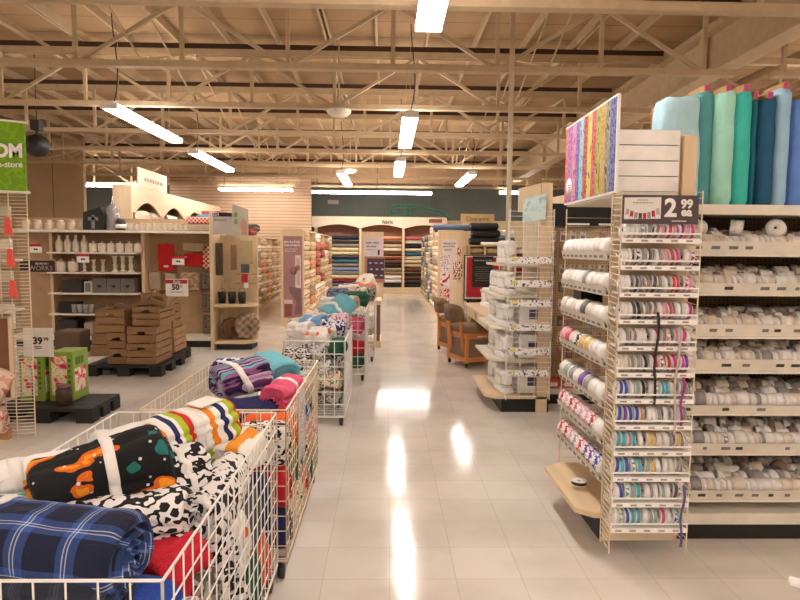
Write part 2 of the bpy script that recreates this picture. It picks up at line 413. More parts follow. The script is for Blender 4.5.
light(-3.5, 12.7, 3.2, 2.6, 0, 'shorter slanting fluorescent fixture behind the long one at upper left')
light(-1.05, 15.4, 3.2, 2.6, 0, 'small fluorescent fixture far down, left of the aisle lights')
light(1.9, 15.3, 3.2, 2.6, 0, 'slanting fluorescent fixture far down, right of the aisle lights')
light(-4.08, 19.6, 3.3, 2.3, 1, 'crosswise fluorescent strip in front of the slatted wall')
light(-1.42, 19.6, 3.25, 1.86, 1, 'crosswise fluorescent strip before the grey wall, left of a joined pair')
light(.46, 19.6, 3.25, 1.86, 1, 'crosswise fluorescent strip before the grey wall, right of a joined pair')
light(-8.3, 19.4, 3.36, 2.5, 1, 'crosswise fluorescent strip far back behind the arched wooden fixture')
light(4.1, 19.6, 3.3, 1.2, 1, 'crosswise fluorescent strip far back right of the cream pole')
for i, (x, y) in enumerate([(.3, -1.3), (-3.4, 0), (4.4, 0), (6.4, 4), (6.4, 8.5), (6.4, 13), (-8.2, 5), (-8.6, 9), (.3, -4.6), (-6.5, -2), (7.5, -2), (-8.6, 1), (-3.4, -3.8), (2.4, -3), (5, -4.5)]):  # unseen fixtures; the last few added to brighten surfaces facing the camera
    light(x, y, 3.2, 2.44, 0, 'fluorescent fixture hanging outside the picture', 'fluorescent lights outside the picture')
for i, (x, y, z, l) in enumerate([(-.68, 8.8, 3.40, 'round white ceiling disc hanging under the trusses, the nearer one'), (-.9, 15.2, 3.40, 'round white ceiling disc hanging farther down the ceiling')]):
    t = empty('ceiling_disc', (x, y, z), l, 'ceiling disc')
    MB().lathe([(0, -.05), (.12, -.05), (.17, 0), (.17, .03), (.05, .05), (0, .05)], c=(x, y, z), n=24).build('dish', OFFWH, t)
    MB().tube((x, y, z+.04), (x, y, 4.42), .012, 6).build('stem', STEEL, t)
t = empty('dome_speaker', (-4.94, 9, 2.76), 'black ball shaped speaker hanging at upper left beside the green sign', 'speaker')
MB().lathe([(.0, -.0), (.1, .02), (.155, .1), (.165, .17), (.13, .26), (.05, .31), (0, .32)], c=(-4.94, 9, 2.76), n=24).build('ball', BLACK, t)
MB().box(-5.0, -4.88, 8.94, 9.06, 3.13, 3.27).tube((-4.94, 9, 3.05), (-4.94, 9, 3.14), .02).build('bracket', DARK, t)
MB().tube((-4.94, 9, 3.27), (-4.94, 9, 4.42), .006).build('cable', DARK, t)

# ------------------------------------------------------------------ blankets
def nz(v, s, seed=0): return noise.noise(Vector((v[0]*s+seed, v[1]*s+seed*1.7, v[2]*s)))
def roll_mb(L, ry, rz, seed, layers=3, nv=40, nu=26, crease=.12, lump=.2, sq=2.7):
    mb = MB()
    prof = []
    for i in range(nu):
        u = i/(nu-1); s = 1
        x = (u-.5)*L
        e = min(u, 1-u)
        if e < .09: s = .78+.22*math.sqrt(max(0, 1-(1-e/.09)**2))
        prof.append((x, s))
    ends = []                                   # layered spiral fold at each end
    for j in range(1, layers*2+1):
        q = 1-j/(layers*2+1); ends.append((.80*q, (.028 if j % 2 else -.012)))
    left = [(-L/2+d, s) for s, d in reversed(ends)]
    right = [(L/2-d, s) for s, d in ends]
    prof = left+prof+right
    mean = (ry+rz)/2; f1 = .55/mean; rs = random.Random(seed)
    angs = [rs.uniform(2.2, 4.0) if q < 3 else rs.uniform(-.8, 2.0) for q in range(5)]
    def surf(x, s, a, out=0):
        c_, s_ = math.cos(a), math.sin(a)
        rad = (abs(c_)**sq+abs(s_)**sq)**(-1/sq)
        fold = 1
        for q, g in enumerate(angs): fold -= crease*(1 if q < 3 else .5)*math.exp(-((math.sin((a-g-.25*math.sin(x*(6+q)+seed+q))/2))/(.05+.012*q))**2)
        p = Vector((x, c_*rad*ry, s_*rad*rz))
        n_ = 1+lump*nz(p, f1, seed)+lump*.45*nz(p, f1*2.4, seed+3)+lump*.16*nz(p, f1*6, seed+5)
        k = s*fold*n_
        return Vector((x*(1+.06*nz(p, 7, seed+9)), p.y*k*(1+out), p.z*k*(1+out)))
    def fn(u, v):
        k = min(len(prof)-1, int(round(u*(len(prof)-1)))); x, s = prof[k]
        return surf(x, s, 2*PI*v)
    mb.grid(fn, len(prof), nv, wrapv=True)
    return mb, surf
def blanket(label, pos, dims, rz, mat, group=None, tilt=0, seed=1, band=.5, bandmat=None, rollx=0, bandw=.035, detail=1, card=None, lump=.2, crease=.12):
    """a rolled, banded fleece throw; pos is the centre"""
    L, W, H = dims
    t = empty('fleece_throw', pos, label, 'blanket', group)
    t.rotation_euler = (rollx, tilt, rz)
    nv, nu = (64, 44) if detail > 1 else (36, 18)
    mb, surf = roll_mb(L, W/2, H/2, seed, nv=nv, nu=nu, lump=lump, crease=crease)
    mb.build('fabric_roll', mat, t, local=True)
    if band is not None:
        for bpos in (band if isinstance(band, (list, tuple)) else [band]):
            b = MB(); xb = (bpos-.5)*L; slant = random.uniform(-.3, .3)*W
            def bf(u, v):
                a = 2*PI*v
                return surf(xb+(u-.5)*bandw+slant*.4*math.sin(a), 1, a, .035)
            b.grid(bf, 4, 48, wrapv=True)
            o = b.build('paper_band', bandmat or PAPER, t, local=True)
            md = o.modifiers.new('th', 'SOLIDIFY'); md.thickness = .002
    if card:
        o = MB().box(card[0], card[0]+card[2], card[1]-card[3]/2, card[1]+card[3]/2, H/2*1.06, H/2*1.06+.003).build('label_card', PAPER, t, local=True)
    return t

C = lambda *a: S(*a)
MAT = dict(
 plaid=plaid(C(52, 84, 150), C(16, 22, 52), C(214, 222, 236), .12),
 plaidg=plaid(C(58, 62, 78), C(36, 40, 54), C(90, 96, 110), .1),
 night=blotch([C(14, 14, 16), C(236, 150, 24), C(214, 100, 20), C(12, 12, 14), C(24, 110, 104), C(14, 14, 16)], [0, .32, .385, .42, .62, .665], 7.5, stretch=(.7, 1.1, 1.1), detail=2.5, specks=(C(220, 220, 216), 26, .13)),
 bw=blotch([C(236, 232, 230), C(20, 20, 22), C(236, 232, 230), C(20, 20, 22), C(236, 232, 230)], [0, .37, .45, .57, .65], 13, stretch=(1, 1, 1.6), detail=2),
 bw2=blotch([C(20, 20, 22), C(232, 228, 224), C(20, 20, 22)], [0, .45, .64], 26),
 cowgrey=blotch([C(240, 238, 234), C(70, 68, 70)], [0, .62], 9),
 multi=stripes([C(244, 240, 232), C(236, 140, 30), C(244, 240, 232), C(30, 44, 96), C(244, 240, 232), C(170, 190, 40), C(200, 40, 34), C(244, 240, 232)], .21, 0, .035, pos=[0, .2, .32, .44, .54, .62, .76, .86]),
 red=plain(C(196, 20, 44), .9, bump=.5, bscale=120),
 blue=plain(C(34, 70, 160), .9, bump=.5, bscale=120),
 teal=plain(C(70, 160, 160), .9, bump=.5, bscale=120),
 aqua=plain(C(112, 186, 202), .9, bump=.5, bscale=120),
 sky=plain(C(120, 170, 214), .9, bump=.5, bscale=120),
 pink=plain(C(222, 88, 124), .9, bump=.5, bscale=120),
 purple=stripes([C(92, 40, 90), C(190, 160, 190), C(40, 26, 60), C(150, 90, 140), C(96, 180, 190)], .06, 1, .04),
 leop=blotch([C(226, 226, 236), C(40, 40, 90)], [0, .5], 34),
 grey=plain(C(88, 90, 96), .9, bump=.5, bscale=120),
 white=plain(C(238, 234, 228), .9, bump=.5, bscale=120),
 cream=plain(C(226, 212, 190), .9, bump=.5, bscale=120),
 lime=stripes([C(240, 236, 226), C(160, 190, 40), C(240, 236, 226), C(236, 150, 40)], .2, 1, .03),
 dots=blotch([C(236, 120, 60), C(240, 236, 230)], [0, .25], 9, 'dist'),
 greypr=blotch([C(150, 148, 150), C(226, 224, 222), C(100, 98, 100)], [0, .45, .6], 26),
 floral=blotch([C(190, 60, 80), C(236, 220, 196), C(60, 120, 70), C(236, 220, 196)], [0, .38, .56, .62], 30),
 pinkpr=blotch([C(214, 110, 150), C(240, 214, 220), C(120, 60, 120)], [0, .42, .62], 30),
 mint=blotch([C(90, 180, 160), C(240, 240, 236), C(40, 60, 120)], [0, .45, .62], 20),
 green=plain(C(40, 96, 74), .9, bump=.5, bscale=120),
 orange=plain(C(226, 96, 40), .9, bump=.5, bscale=120),
 navy=plain(C(28, 34, 84), .9, bump=.5, bscale=120),
 camo=blotch([C(90, 90, 80), C(170, 165, 150), C(50, 50, 46)], [0, .45, .6], 22),
)

# ------------------------------------------------------------------ wire bins
def wire_panel(p0, p1, z0, z1, nV, nH, r, mat, parent, name='side_panel', railr=None, hz=None):
    mb = MB(); p0 = Vector(p0); p1 = Vector(p1); railr = railr or r*1.6
    for i in range(nV+1):
        q = p0.lerp(p1, i/nV); mb.tube((q.x, q.y, z0), (q.x, q.y, z1), railr if i in (0, nV) else r, 5)
    for j in range(nH+1):
        z = z0+(z1-z0)*j/nH; mb.tube((p0.x, p0.y, z), (p1.x, p1.y, z), railr if j in (0, nH) else r, 5)
    return mb.build(name, mat, parent)
def bin_(label, x0, x1, y0, y1, z0, z1, mat, sV, sH, r=.0028, frontlow=0, group=None, nearpanel=True):
    t = empty('wire_bin', ((x0+x1)/2, (y0+y1)/2, 0), label, 'wire bin', group)
    nx = max(2, round((x1-x0)/sV)); ny = max(2, round((y1-y0)/sV)); nh = max(2, round((z1-z0)/sH))
    wire_panel((x1, y0), (x1, y1), z0, z1, ny, nh, r, mat, t) if False else wire_panel((x1, y0, 0), (x1, y1, 0), z0, z1, ny, nh, r, mat, t)
    wire_panel((x0, y0, 0), (x0, y1, 0), z0, z1, ny, nh, r, mat, t)
    wire_panel((x0, y1, 0), (x1, y1, 0), z0, z1, nx, nh, r, mat, t)
    if frontlow: wire_panel((x0, y0, 0), (x1-.03, y0+.05, 0), z0, z1-frontlow, nx, nh, r, mat, t, 'front_panel')
    else: wire_panel((x0, y0, 0), (x1, y0, 0), z0, z1, nx, nh, r, mat, t, 'front_panel')
    mb = MB()
    for i in range(nx+1): x = x0+(x1-x0)*i/nx; mb.tube((x, y0, z0+.01), (x, y1, z0+.01), r, 4)
    for i in range(ny+1): y = y0+(y1-y0)*i/ny; mb.tube((x0, y, z0+.01), (x1, y, z0+.01), r, 4)
    mb.build('wire_floor', mat, t)
    for sx in (x0+.03, x1-.03):
        for sy in (y0+.04, y1-.04):
            c = MB().tube((sx-.014, sy, .036), (sx+.014, sy, .036), .036, 16).build('caster', BLACK, t)
            MB().box(sx-.02, sx+.02, sy-.006, sy+.006, .03, z0).build('fork', CHROME, c)
    return t
bin_('white wire bin close to the camera holding plaid and dark fleece throws', -1.16, -.475, 1.285, 2.66, .1, .79, WIREW, .068, .075, .0024)
bin_('cream wire bin behind the foreground bin, with a pink throw', -1.08, -.44, 2.70, 3.94, .1, .79, WIREC, .062, .072, .0026)
bin_('white wire bin standing midway along the aisle, right behind the two near bins', -.86, -.35, 5.18, 6.3, .08, .73, WIREW, .085, .1, .004)
bin_('white wire bin standing farther along the aisle, with a pink patterned side', -.82, -.24, 7.0, 8.15, .08, .79, WIREW, .085, .1, .004)
bin_('farthest white wire bin beside the aisle', -.74, -.16, 8.22, 9.2, .08, .79, WIREW, .085, .1, .004)
MBp = MB().box(-.437, -.433, 3.05, 3.3, .42, .78); tag(MBp.build('plastic_sleeve', glassy(C(220, 214, 206), .5)), 'clear plastic sign sleeve hanging on the side of the cream bin', 'sign sleeve')

b = blanket
# foreground bin
b('blue and black plaid fleece roll with a white band in the near bin corner', (-.87, 1.46, .785), (.56, .22, .185), R(-7), MAT['plaid'], seed=2, detail=2, band=.38, tilt=R(3), bandw=.03, lump=.1, crease=.08)
b('dark grey fleece roll under the blue plaid roll', (-.86, 1.40, .69), (.5, .2, .16), R(-3), MAT['plaidg'], seed=3, detail=2, band=.42, lump=.12)
b('black fleece roll with orange and teal shapes and a wide white band', (-.865, 1.88, .785), (.38, .24, .24), R(30), MAT['night'], seed=5, detail=2, band=.55, tilt=R(-11), bandw=.032, lump=.16, crease=.2)
b('black and white printed throw beside the black and orange roll', (-.70, 1.99, .765), (.22, .19, .17), R(50), MAT['bw'], seed=8, detail=2, band=.6, bandw=.025, lump=.25, crease=.2)
b('white throw with black animal print under the orange printed roll', (-.78, 1.80, .70), (.38, .18, .15), R(8), MAT['bw'], seed=12, detail=2, band=None)
b('white fleece throw with orange, navy and green stripes and a paper card', (-.745, 2.36, .80), (.32, .22, .17), R(52), MAT['multi'], seed=21, detail=2, band=.42, tilt=R(-8), card=(.02, 0, .1, .1), bandw=.04, lump=.14, crease=.16)
b('crimson red fleece throw low behind the plaid roll', (-.62, 1.72, .57), (.2, .18, .18), R(70), MAT['red'], seed=31, detail=2, band=None)
b('white and grey throw reaching over the far side of the near bin', (-1.10, 2.0, .765), (.46, .16, .12), R(38), MAT['cowgrey'], seed=33, detail=2, band=.3)
b('mint green throw tucked beneath the black and orange roll', (-1.04, 1.78, .70), (.34, .18, .13), R(15), MAT['mint'], seed=35, band=None)
b('white throw sticking up behind the striped throw', (-.93, 2.36, .75), (.36, .2, .15), R(35), MAT['white'], seed=37, band=None)
b('blue fleece throw low in the front corner of the near bin', (-.62, 1.46, .56), (.26, .18, .16), R(80), MAT['blue'], seed=39, band=None)
b('teal throw in the lowest front corner of the near bin', (-.84, 1.36, .60), (.3, .12, .12), R(0), MAT['teal'], seed=41, band=None)
b('black and white throw pressed against the aisle side wires of the near bin', (-.58, 2.1, .64), (.46, .15, .18), R(88), MAT['bw2'], seed=43, detail=2, band=None)
b('lime striped throw against the wires under the multicolour throw', (-.6, 2.44, .67), (.26, .18, .17), R(80), MAT['lime'], seed=45, band=None)
lower = [('bw', 'black and white'), ('dots', 'orange spotted'), ('grey', 'grey'), ('navy', 'navy'), ('bw2', 'black mottled'), ('green', 'green'), ('orange', 'orange'), ('white', 'white'), ('pinkpr', 'pink printed'), ('camo', 'camouflage')]
for i in range(14):
    k, nme = lower[i % 10]
    lay = i//7; yy = 1.38+(i % 7)*.185; 
    b(nme+' throw packed in the '+('upper' if lay else 'bottom')+' layer behind the near bin wires', (-.62, yy, .21+lay*.25), (.26, .17, .23), R(4), MAT[k], seed=50+i, band=None, group='throws low in the near bin, '+nme)
# cream bin
b('purple and teal striped throw bundle on top of the cream bin', (-.80, 3.40, .785), (.29, .26, .17), R(35), MAT['purple'], seed=60, detail=2, band=.45, tilt=R(-8))
b('aqua fleece throw behind the purple striped bundle', (-.66, 3.60, .80), (.28, .22, .15), R(-50), MAT['aqua'], seed=62, detail=2, band=None, tilt=R(10))
b('bright pink fleece throw in the cream bin', (-.55, 3.30, .73), (.34, .16, .16), R(80), MAT['pink'], seed=64, detail=2, band=.5)
b('blue and white leopard print throw in the cream bin', (-.86, 3.6, .78), (.3, .2, .15), R(10), MAT['leop'], seed=66, band=None)
b('navy throw beneath the purple striped bundle', (-.72, 3.16, .66), (.3, .22, .15), R(20), MAT['navy'], seed=68, band=None)
lower2 = [('navy', 'navy'), ('orange', 'orange'), ('green', 'green'), ('cream', 'cream'), ('pinkpr', 'pink printed'), ('grey', 'grey'), ('floral', 'floral'), ('blue', 'blue'), ('bw2', 'black mottled'), ('red', 'red')]
for i in range(18):
    k, nme = lower2[(i*3+i//6) % 10]; lay = i//6; yy = 2.83+(i % 6)*.195
    b(nme+' throw inside the cream bin, '+('lowest', 'middle', 'upper')[lay]+' layer', (-.575, yy, .2+lay*.2), (.25, .18, .19), R(5), MAT[k], seed=80+i, band=None, group='throws inside the cream bin, '+nme)
# white bin midway
L3 = [('white', 'white', -.74, 5.36, .80), ('dots', 'orange spotted', -.57, 5.3, .76), ('sky', 'sky blue', -.66, 5.6, .83), ('leop', 'blue and white leopard', -.5, 5.55, .80), ('cream', 'cream', -.78, 5.75, .80), ('pinkpr', 'pink printed', -.46, 5.9, .82), ('lime', 'lime striped', -.66, 6.0, .83), ('aqua', 'aqua', -.5, 6.15, .84),
      ('bw', 'black and white', -.76, 5.29, .6), ('greypr', 'grey printed', -.6, 5.29, .63), ('green', 'green', -.475, 5.31, .66), ('greypr', 'grey patterned', -.56, 5.3, .5), ('bw2', 'black mottled', -.77, 5.28, .42), ('floral', 'floral', -.5, 5.29, .38), ('cream', 'cream floral', -.66, 5.29, .36), ('camo', 'camouflage', -.5, 5.29, .22), ('grey', 'dark grey', -.72, 5.29, .2),
      ('bw2', 'black mottled', -.485, 5.55, .55), ('camo', 'camouflage', -.485, 5.75, .3), ('floral', 'floral', -.485, 5.75, .6), ('greypr', 'grey printed', -.485, 5.98, .5), ('pinkpr', 'pink printed', -.485, 6.15, .3), ('white', 'white', -.485, 6.15, .62), ('grey', 'grey', -.485, 5.5, .25)]
def side_w(z, y, yf): return 'on top of' if z > .7 else ('at the front of' if abs(y-yf) < .15 else 'inside')
for i, (k, nme, x, y, z) in enumerate(L3):
    b(nme+' throw '+side_w(z, y, 5.29)+' the middle bin'+('' if z > .7 else (', low down' if z < .4 else ', halfway up')), (x, y, z), (.23, .19, .15), R(random.uniform(-30, 30)), MAT[k], seed=110+i, band=(.5 if z > .7 else None), tilt=R(random.uniform(-12, 12)) if z > .7 else 0, group='throws in the middle bin, '+nme, lump=.34, crease=.2)
b('large aqua fleece bundle with white band heaped high behind the middle bin', (-.5, 6.1, .90), (.34, .24, .2), R(40), MAT['aqua'], seed=140, detail=2, band=.4, tilt=R(-28))
L4 = [('pink', 'plain pink', -.40, 7.12, .62), ('red', 'red', -.42, 7.12, .36), ('green', 'green', -.40, 7.12, .22), ('pinkpr', 'pink printed', -.56, 7.1, .6), ('leop', 'blue and white', -.56, 7.12, .4), ('white', 'white', -.7, 7.1, .5), ('white', 'white', -.66, 7.3, .86), ('cream', 'cream', -.46, 7.3, .88), ('green', 'green', -.36, 7.6, .9), ('purple', 'purple striped', -.6, 7.7, .93), ('floral', 'floral', -.38, 7.95, .92), ('pinkpr', 'pink printed', -.62, 8.0, .9),
      ('pink', 'plain pink', -.385, 7.45, .6), ('white', 'white', -.385, 7.7, .4), ('mint', 'mint printed', -.385, 7.9, .6), ('red', 'red', -.385, 7.5, .3)]
for i, (k, nme, x, y, z) in enumerate(L4):
    b(nme+' throw '+side_w(z, y, 7.1)+' the farther white bin'+('' if z > .7 else (', low down' if z < .45 else ', halfway up')), (x, y, z), (.25, .2, .17), R(random.uniform(-30, 30)), MAT[k], seed=160+i, band=None, group='throws in the farther bin, '+nme, lump=.34, crease=.2)
L5 = [('cream', 'cream', -.5, 8.5, .92), ('camo', 'grey patterned', -.3, 8.5, .9), ('orange', 'orange', -.3, 8.8, .92), ('purple', 'purple striped', -.5, 8.9, .92), ('white', 'white', -.32, 8.6, .5), ('floral', 'floral', -.32, 8.9, .4)]
for i, (k, nme, x, y, z) in enumerate(L5):
    b(nme+' throw '+side_w(z, y, 8.2)+' the farthest wire bin', (x, y, z), (.26, .22, .2), R(random.uniform(-30, 30)), MAT[k], seed=190+i, band=None, group='throws in the farthest bin, '+nme, lump=.34, crease=.2)
# ------------------------------------------------------------------ ribbon spools
SPW = plain(S(236, 232, 228), .4, var=.02)
def make_spool(r, w, rimr=None, label='x', thin=True):
    t = empty('ribbon_spool', (0, 0, -50), label, 'ribbon spool')
    rr = r*(.972 if w < .02 else .94)
    f = MB()
    for s in (-1, 1):
        x0 = s*w/2; x1 = s*(w/2-.0011)
        f.lathe([(.0065, x1), (r, x1), (r, x0), (.0065, x0), (.0065, x1)], 0, (0, 0, r), 20)
    f.lathe([(.0065, -w/2), (.0065, w/2)], 0, (0, 0, r), 12)
    f.build('spool_rim', SPW, t, local=True)
    MB().lathe([(.012, -w/2+.002), (rr, -w/2+.002), (rr*.985, 0), (rr, w/2-.002), (.012, w/2-.002)], 0, (0, 0, r), 20).build('ribbon', SPW, t, local=True)
    MB().lathe([(0, -w/2-.0004), (.0065, -w/2-.0004), (.0065, w/2+.0004), (0, w/2+.0004)], 0, (0, 0, r), 12).build('hub_hole', BLACK, t, local=True)
    return t
SP_THIN = make_spool(.041, .019); SP_MED = make_spool(.041, .026); SP_WIDE = make_spool(.052, .086); SP_BIG = make_spool(.046, .062)
RC = {}
def rmat(c, kind=0):
    k = (c, kind)
    if k not in RC:
        RC[k] = plain(S(*c), .4, var=.05) if kind == 0 else blotch([S(*c), S(240, 236, 232)], [0, .5], 60)
    return RC[k]
used = set()
def spool(proto, loc, rz, c, label, group, tilt=0, kind=0, rim=None):
    if proto.name not in used: used.add(proto.name); o = proto
    else: o = copy_tree(proto)
    o.location = loc; o.rotation_euler = (0, tilt, rz); o['label'] = label; o['group'] = group
    for ch in o.children:
        if ch.name.startswith('ribbon') : set_mat(ch, rmat(c, kind))
    return o
CN = {'white': (236, 232, 228), 'ivory': (226, 214, 196), 'silver grey': (150, 144, 144), 'charcoal': (84, 78, 80), 'pale pink': (226, 150, 172), 'hot pink': (214, 60, 130), 'coral red': (206, 66, 80), 'magenta': (190, 40, 130), 'violet': (120, 60, 160), 'blue': (50, 80, 180), 'turquoise': (60, 170, 190), 'sage green': (140, 170, 150), 'gold': (214, 180, 100), 'black': (30, 28, 30), 'taupe': (150, 128, 118), 'red': (190, 30, 50), 'yellow': (216, 170, 70), 'tan': (190, 150, 110)}
ORD = ['top', 'second', 'third', 'fourth', 'fifth', 'sixth', 'seventh', 'eighth', 'ninth', 'tenth', 'eleventh', 'bottom']

# ---- wing rack (sidekick) with the price sign
YR = 2.80
t = empty('wire_ribbon_rack', (1.21, 2.86, .1), 'tall cream wire rack of narrow ribbon spools hanging under the 2.99 sign', 'ribbon rack')
for x in (1.058, 1.425):
    m = MB()
    for y in (YR, YR+.12): m.tube((x, y, .08), (x, y, 1.78), .0035, 6)
    z = .1
    while z < 1.78: m.tube((x, YR, z), (x, YR+.12, z+.008), .0022, 4); z += .027
    m.build('ladder_side', WIREC, t)
MB().box(1.065, 1.42, YR+.115, YR+.12, .09, 1.76).build('back_panel', plain(S(214, 196, 168), .6), t)
LAB = plain(S(150, 140, 130), .6)
rows = [
 ['white', 'white', 'white', 'silver grey', 'silver grey', 'taupe', 'pale pink', 'coral red', 'pale pink', 'magenta', 'pale pink', 'hot pink'],
 ['white', 'white', 'charcoal', 'silver grey', 'charcoal', 'white', 'silver grey', 'pale pink', 'coral red', 'hot pink', 'white', 'magenta'],
 ['white', 'white', 'charcoal', 'silver grey', 'taupe', 'charcoal', 'silver grey', 'white', 'coral red', 'coral red', 'hot pink', 'pale pink'],
 ['white', 'white', 'charcoal', 'black', 'silver grey', 'taupe', 'white', 'pale pink', 'coral red', 'white', 'white', 'magenta'],
 ['white', 'silver grey', 'taupe', 'white', 'white', 'white', 'hot pink', 'taupe', 'pale pink', 'pale pink', 'hot pink', 'white'],
 ['ivory', 'ivory', 'taupe', 'silver grey', 'black', 'white', 'red', 'coral red', 'red', 'hot pink', 'magenta', 'violet'],
 ['blue', 'blue', 'white', 'sage green', 'black', 'white', 'sage green', 'turquoise', 'turquoise', 'white', 'sage green', 'silver grey'],
 ['blue', 'violet', 'blue', 'blue', 'tan', 'white', 'white', 'silver grey', 'white', 'silver grey', 'white', 'silver grey'],
 ['turquoise', 'turquoise', 'silver grey', 'turquoise', 'white', 'gold', 'gold', 'ivory', 'white', 'silver grey', 'gold', 'taupe'],
 ['blue', 'turquoise', 'blue', 'turquoise', 'turquoise', 'sage green', 'gold', 'white', 'white', 'ivory', 'silver grey', 'taupe'],
 ['white', 'blue', 'turquoise', 'sage green', 'turquoise', 'white', 'silver grey', 'white', 'sage green', 'white', 'charcoal', 'taupe'],
 ['white', 'sage green', 'blue', 'turquoise', 'turquoise', 'white', 'silver grey', 'sage green', 'hot pink', 'white', 'blue', 'sage green']]
zs = [1.543-.1232*i for i in range(12)]
for i, z in enumerate(zs):
    m = MB().box(1.062, 1.42, YR+.0, YR+.115, z+.012, z+.016).box(1.060, 1.422, YR-.012, YR-.008, z, z+.021)
    m.tube((1.060, YR-.01, z+.042), (1.422, YR-.01, z+.042), .0046, 6)
    for x in (1.062, 1.42): m.tube((x, YR-.01, z+.02), (x, YR-.01, z+.042), .0028, 5).tube((x, YR-.01, z+.042), (x, YR+.07, z+.075), .0025, 5)
    for q in range(5): m.box(1.08+q*.068, 1.11+q*.068, YR-.0128, YR-.012, z+.006, z+.014, 1)
    m.build('shelf_tray', [WHITE, LAB], t)
    for j, c in enumerate(rows[i]):
        x = 1.083+j*.0284+random.uniform(-.002, .002)
        l = 'narrow '+c+' ribbon spool on the '+ORD[i]+' tray of the cream wire rack'
        lean = random.uniform(-.1, .1) if j % 5 else .16
        spool(SP_THIN if j > 1 else SP_THIN, (x, YR+.047, z+.017), random.uniform(-.12, .12), CN[c], l, 'spools on the '+ORD[i]+' rack tray, '+c, tilt=lean, kind=(j+i) % 9 == 3)
# loose ribbon tails hanging down the rack
for (x, z0, z1, c, l) in [(1.235, 1.23, .80, (30, 28, 30), 'black ribbon tail hanging down the middle of the wire rack'), (1.365, .93, .70, (150, 40, 130), 'purple ribbon tail hanging at the right of the wire rack'), (1.335, 1.16, .66, (190, 180, 176), 'grey ribbon tail hanging down the right half of the wire rack'), (1.39, .42, .12, (90, 80, 130), 'thin dark ribbon tail hanging low at the right of the wire rack')]:
    m = MB()
    n = 12
    vs = []
    for i in range(n+1):
        q = i/n; zz = z0+(z1-z0)*q; xx = x+.006*math.sin(q*9)
        vs += [(xx-.006, YR-.018-.006*math.sin(q*5), zz), (xx+.006, YR-.018-.006*math.sin(q*5+.5), zz)]
    m.add(vs, [(2*i, 2*i+1, 2*i+3, 2*i+2) for i in range(n)], 0, True)
    o = m.build('ribbon_tail', rmat(c)); o.modifiers.new('th', 'SOLIDIFY').thickness = .0012; tag(o, l, 'ribbon')
# sign
SGN = plain(S(74, 60, 62), .5, var=.03)
t = empty('price_sign', (1.22, 2.785, 1.63), 'dark grey 2.99 ea sign with a white pennant banner picture, topping the wire rack', 'sign')
MB().box(1.055, 1.40, 2.782, 2.788, 1.628, 1.757).build('board', SGN, t)
m = MB().add([(1.062, 2.7805, 1.648), (1.228, 2.7805, 1.652), (1.228, 2.7805, 1.748), (1.062, 2.7805, 1.744)], [(0, 1, 2, 3)])
m.build('picture_card', plain(S(226, 220, 214), .5, var=.02), t)
pc = [(170, 165, 160), (170, 30, 50), (150, 145, 145), (60, 60, 80), (190, 30, 50), (140, 138, 136), (170, 30, 50), (180, 170, 170)]
for i, c in enumerate(pc):
    q = (i-3.5)/3.5; x = 1.145+q*.066; z = 1.692-.020*(1-q*q)+.004; wd = .0075; sk = q*.006
    MB().add([(x-wd, 2.7798, z), (x+wd, 2.7798, z+q*.004), (x+wd+sk, 2.7798, z-.03), (x+sk, 2.7798, z-.024), (x-wd+sk, 2.7798, z-.03)], [(0, 4, 3, 2, 1)]).build('pennant', plain(S(*c), .6, var=.02), t)
m = MB(); dashes(m, 1.10, 1.19, 1.722, 2.7800, .005, n=5, seed=3); dashes(m, 1.12, 1.17, 1.734, 2.7800, .005, n=3, seed=4); m.build('small_print', plain(S(160, 150, 145), .6), t)
text('2', .112, (1.272, 2.781, 1.697), PAPER, t, bold=.0035); text('99', .054, (1.345, 2.781, 1.717), PAPER, t, bold=.002); text('ea', .054, (1.345, 2.781, 1.682), PAPER, t, bold=.002)
m = MB(); dashes(m, 1.28, 1.345, 1.642, 2.7815, .004, n=5, seed=9); m.build('small_print', PAPER, t)

# ---- endcap of wide rolls facing the aisle
t = empty('ribbon_endcap', (1.2, 3.3, 0), 'birch and wire endcap of wide ribbon rolls facing the aisle', 'shelf unit')
MB().prism([(.95, 3.0), (1.03, 2.93), (1.42, 2.93), (1.42, 3.66), (1.06, 3.66), (.95, 3.58)], 2, .195, .225).build('base_shelf', BIRCHY, t, bevel=.003)
MB().box(1.12, 1.44, 3.12, 3.66, 0, .19).build('kick_plate', BLACK, t)
MB().box(1.42, 1.44, 2.94, 3.72, .2, 2.05).build('back_panel', plain(S(218, 194, 160), .6), t)
MB().box(1.36, 1.44, 2.925, 2.94, .1, 2.05).build('upright_post', BIRCH, t)
z7 = [1.46, 1.29, 1.13, .945, .745, .565, .38]
for i, z in enumerate(z7):
    m = MB().box(1.05, 1.42, 2.93, 3.68, z, z+.008).add([(1.05, 2.93, z), (1.05, 3.68, z), (1.038, 3.68, z+.045), (1.038, 2.93, z+.045)], [(0, 1, 2, 3)]).add([(1.051, 2.93, z), (1.051, 3.68, z), (1.042, 3.68, z+.045), (1.042, 2.93, z+.045)], [(3, 2, 1, 0)])
    for q in range(9): m.box(1.0415, 1.0425, 2.97+q*.078, 2.975+q*.078+.04, z+.012, z+.024, 1, Matrix.Translation((-.0045, 0, 0)))
    m.build('shelf_tray', [SHELFW, GREY], t)
m = MB()
for x in (1.06, 1.40):
    m.tube((x, 3.67, .2), (x, 3.67, 1.75), .004, 6)
z = .25
while z < 1.74: m.tube((1.06, 3.67, z), (1.40, 3.67, z), .0022, 4); z += .05
m.build('wire_side', WIREC, t)
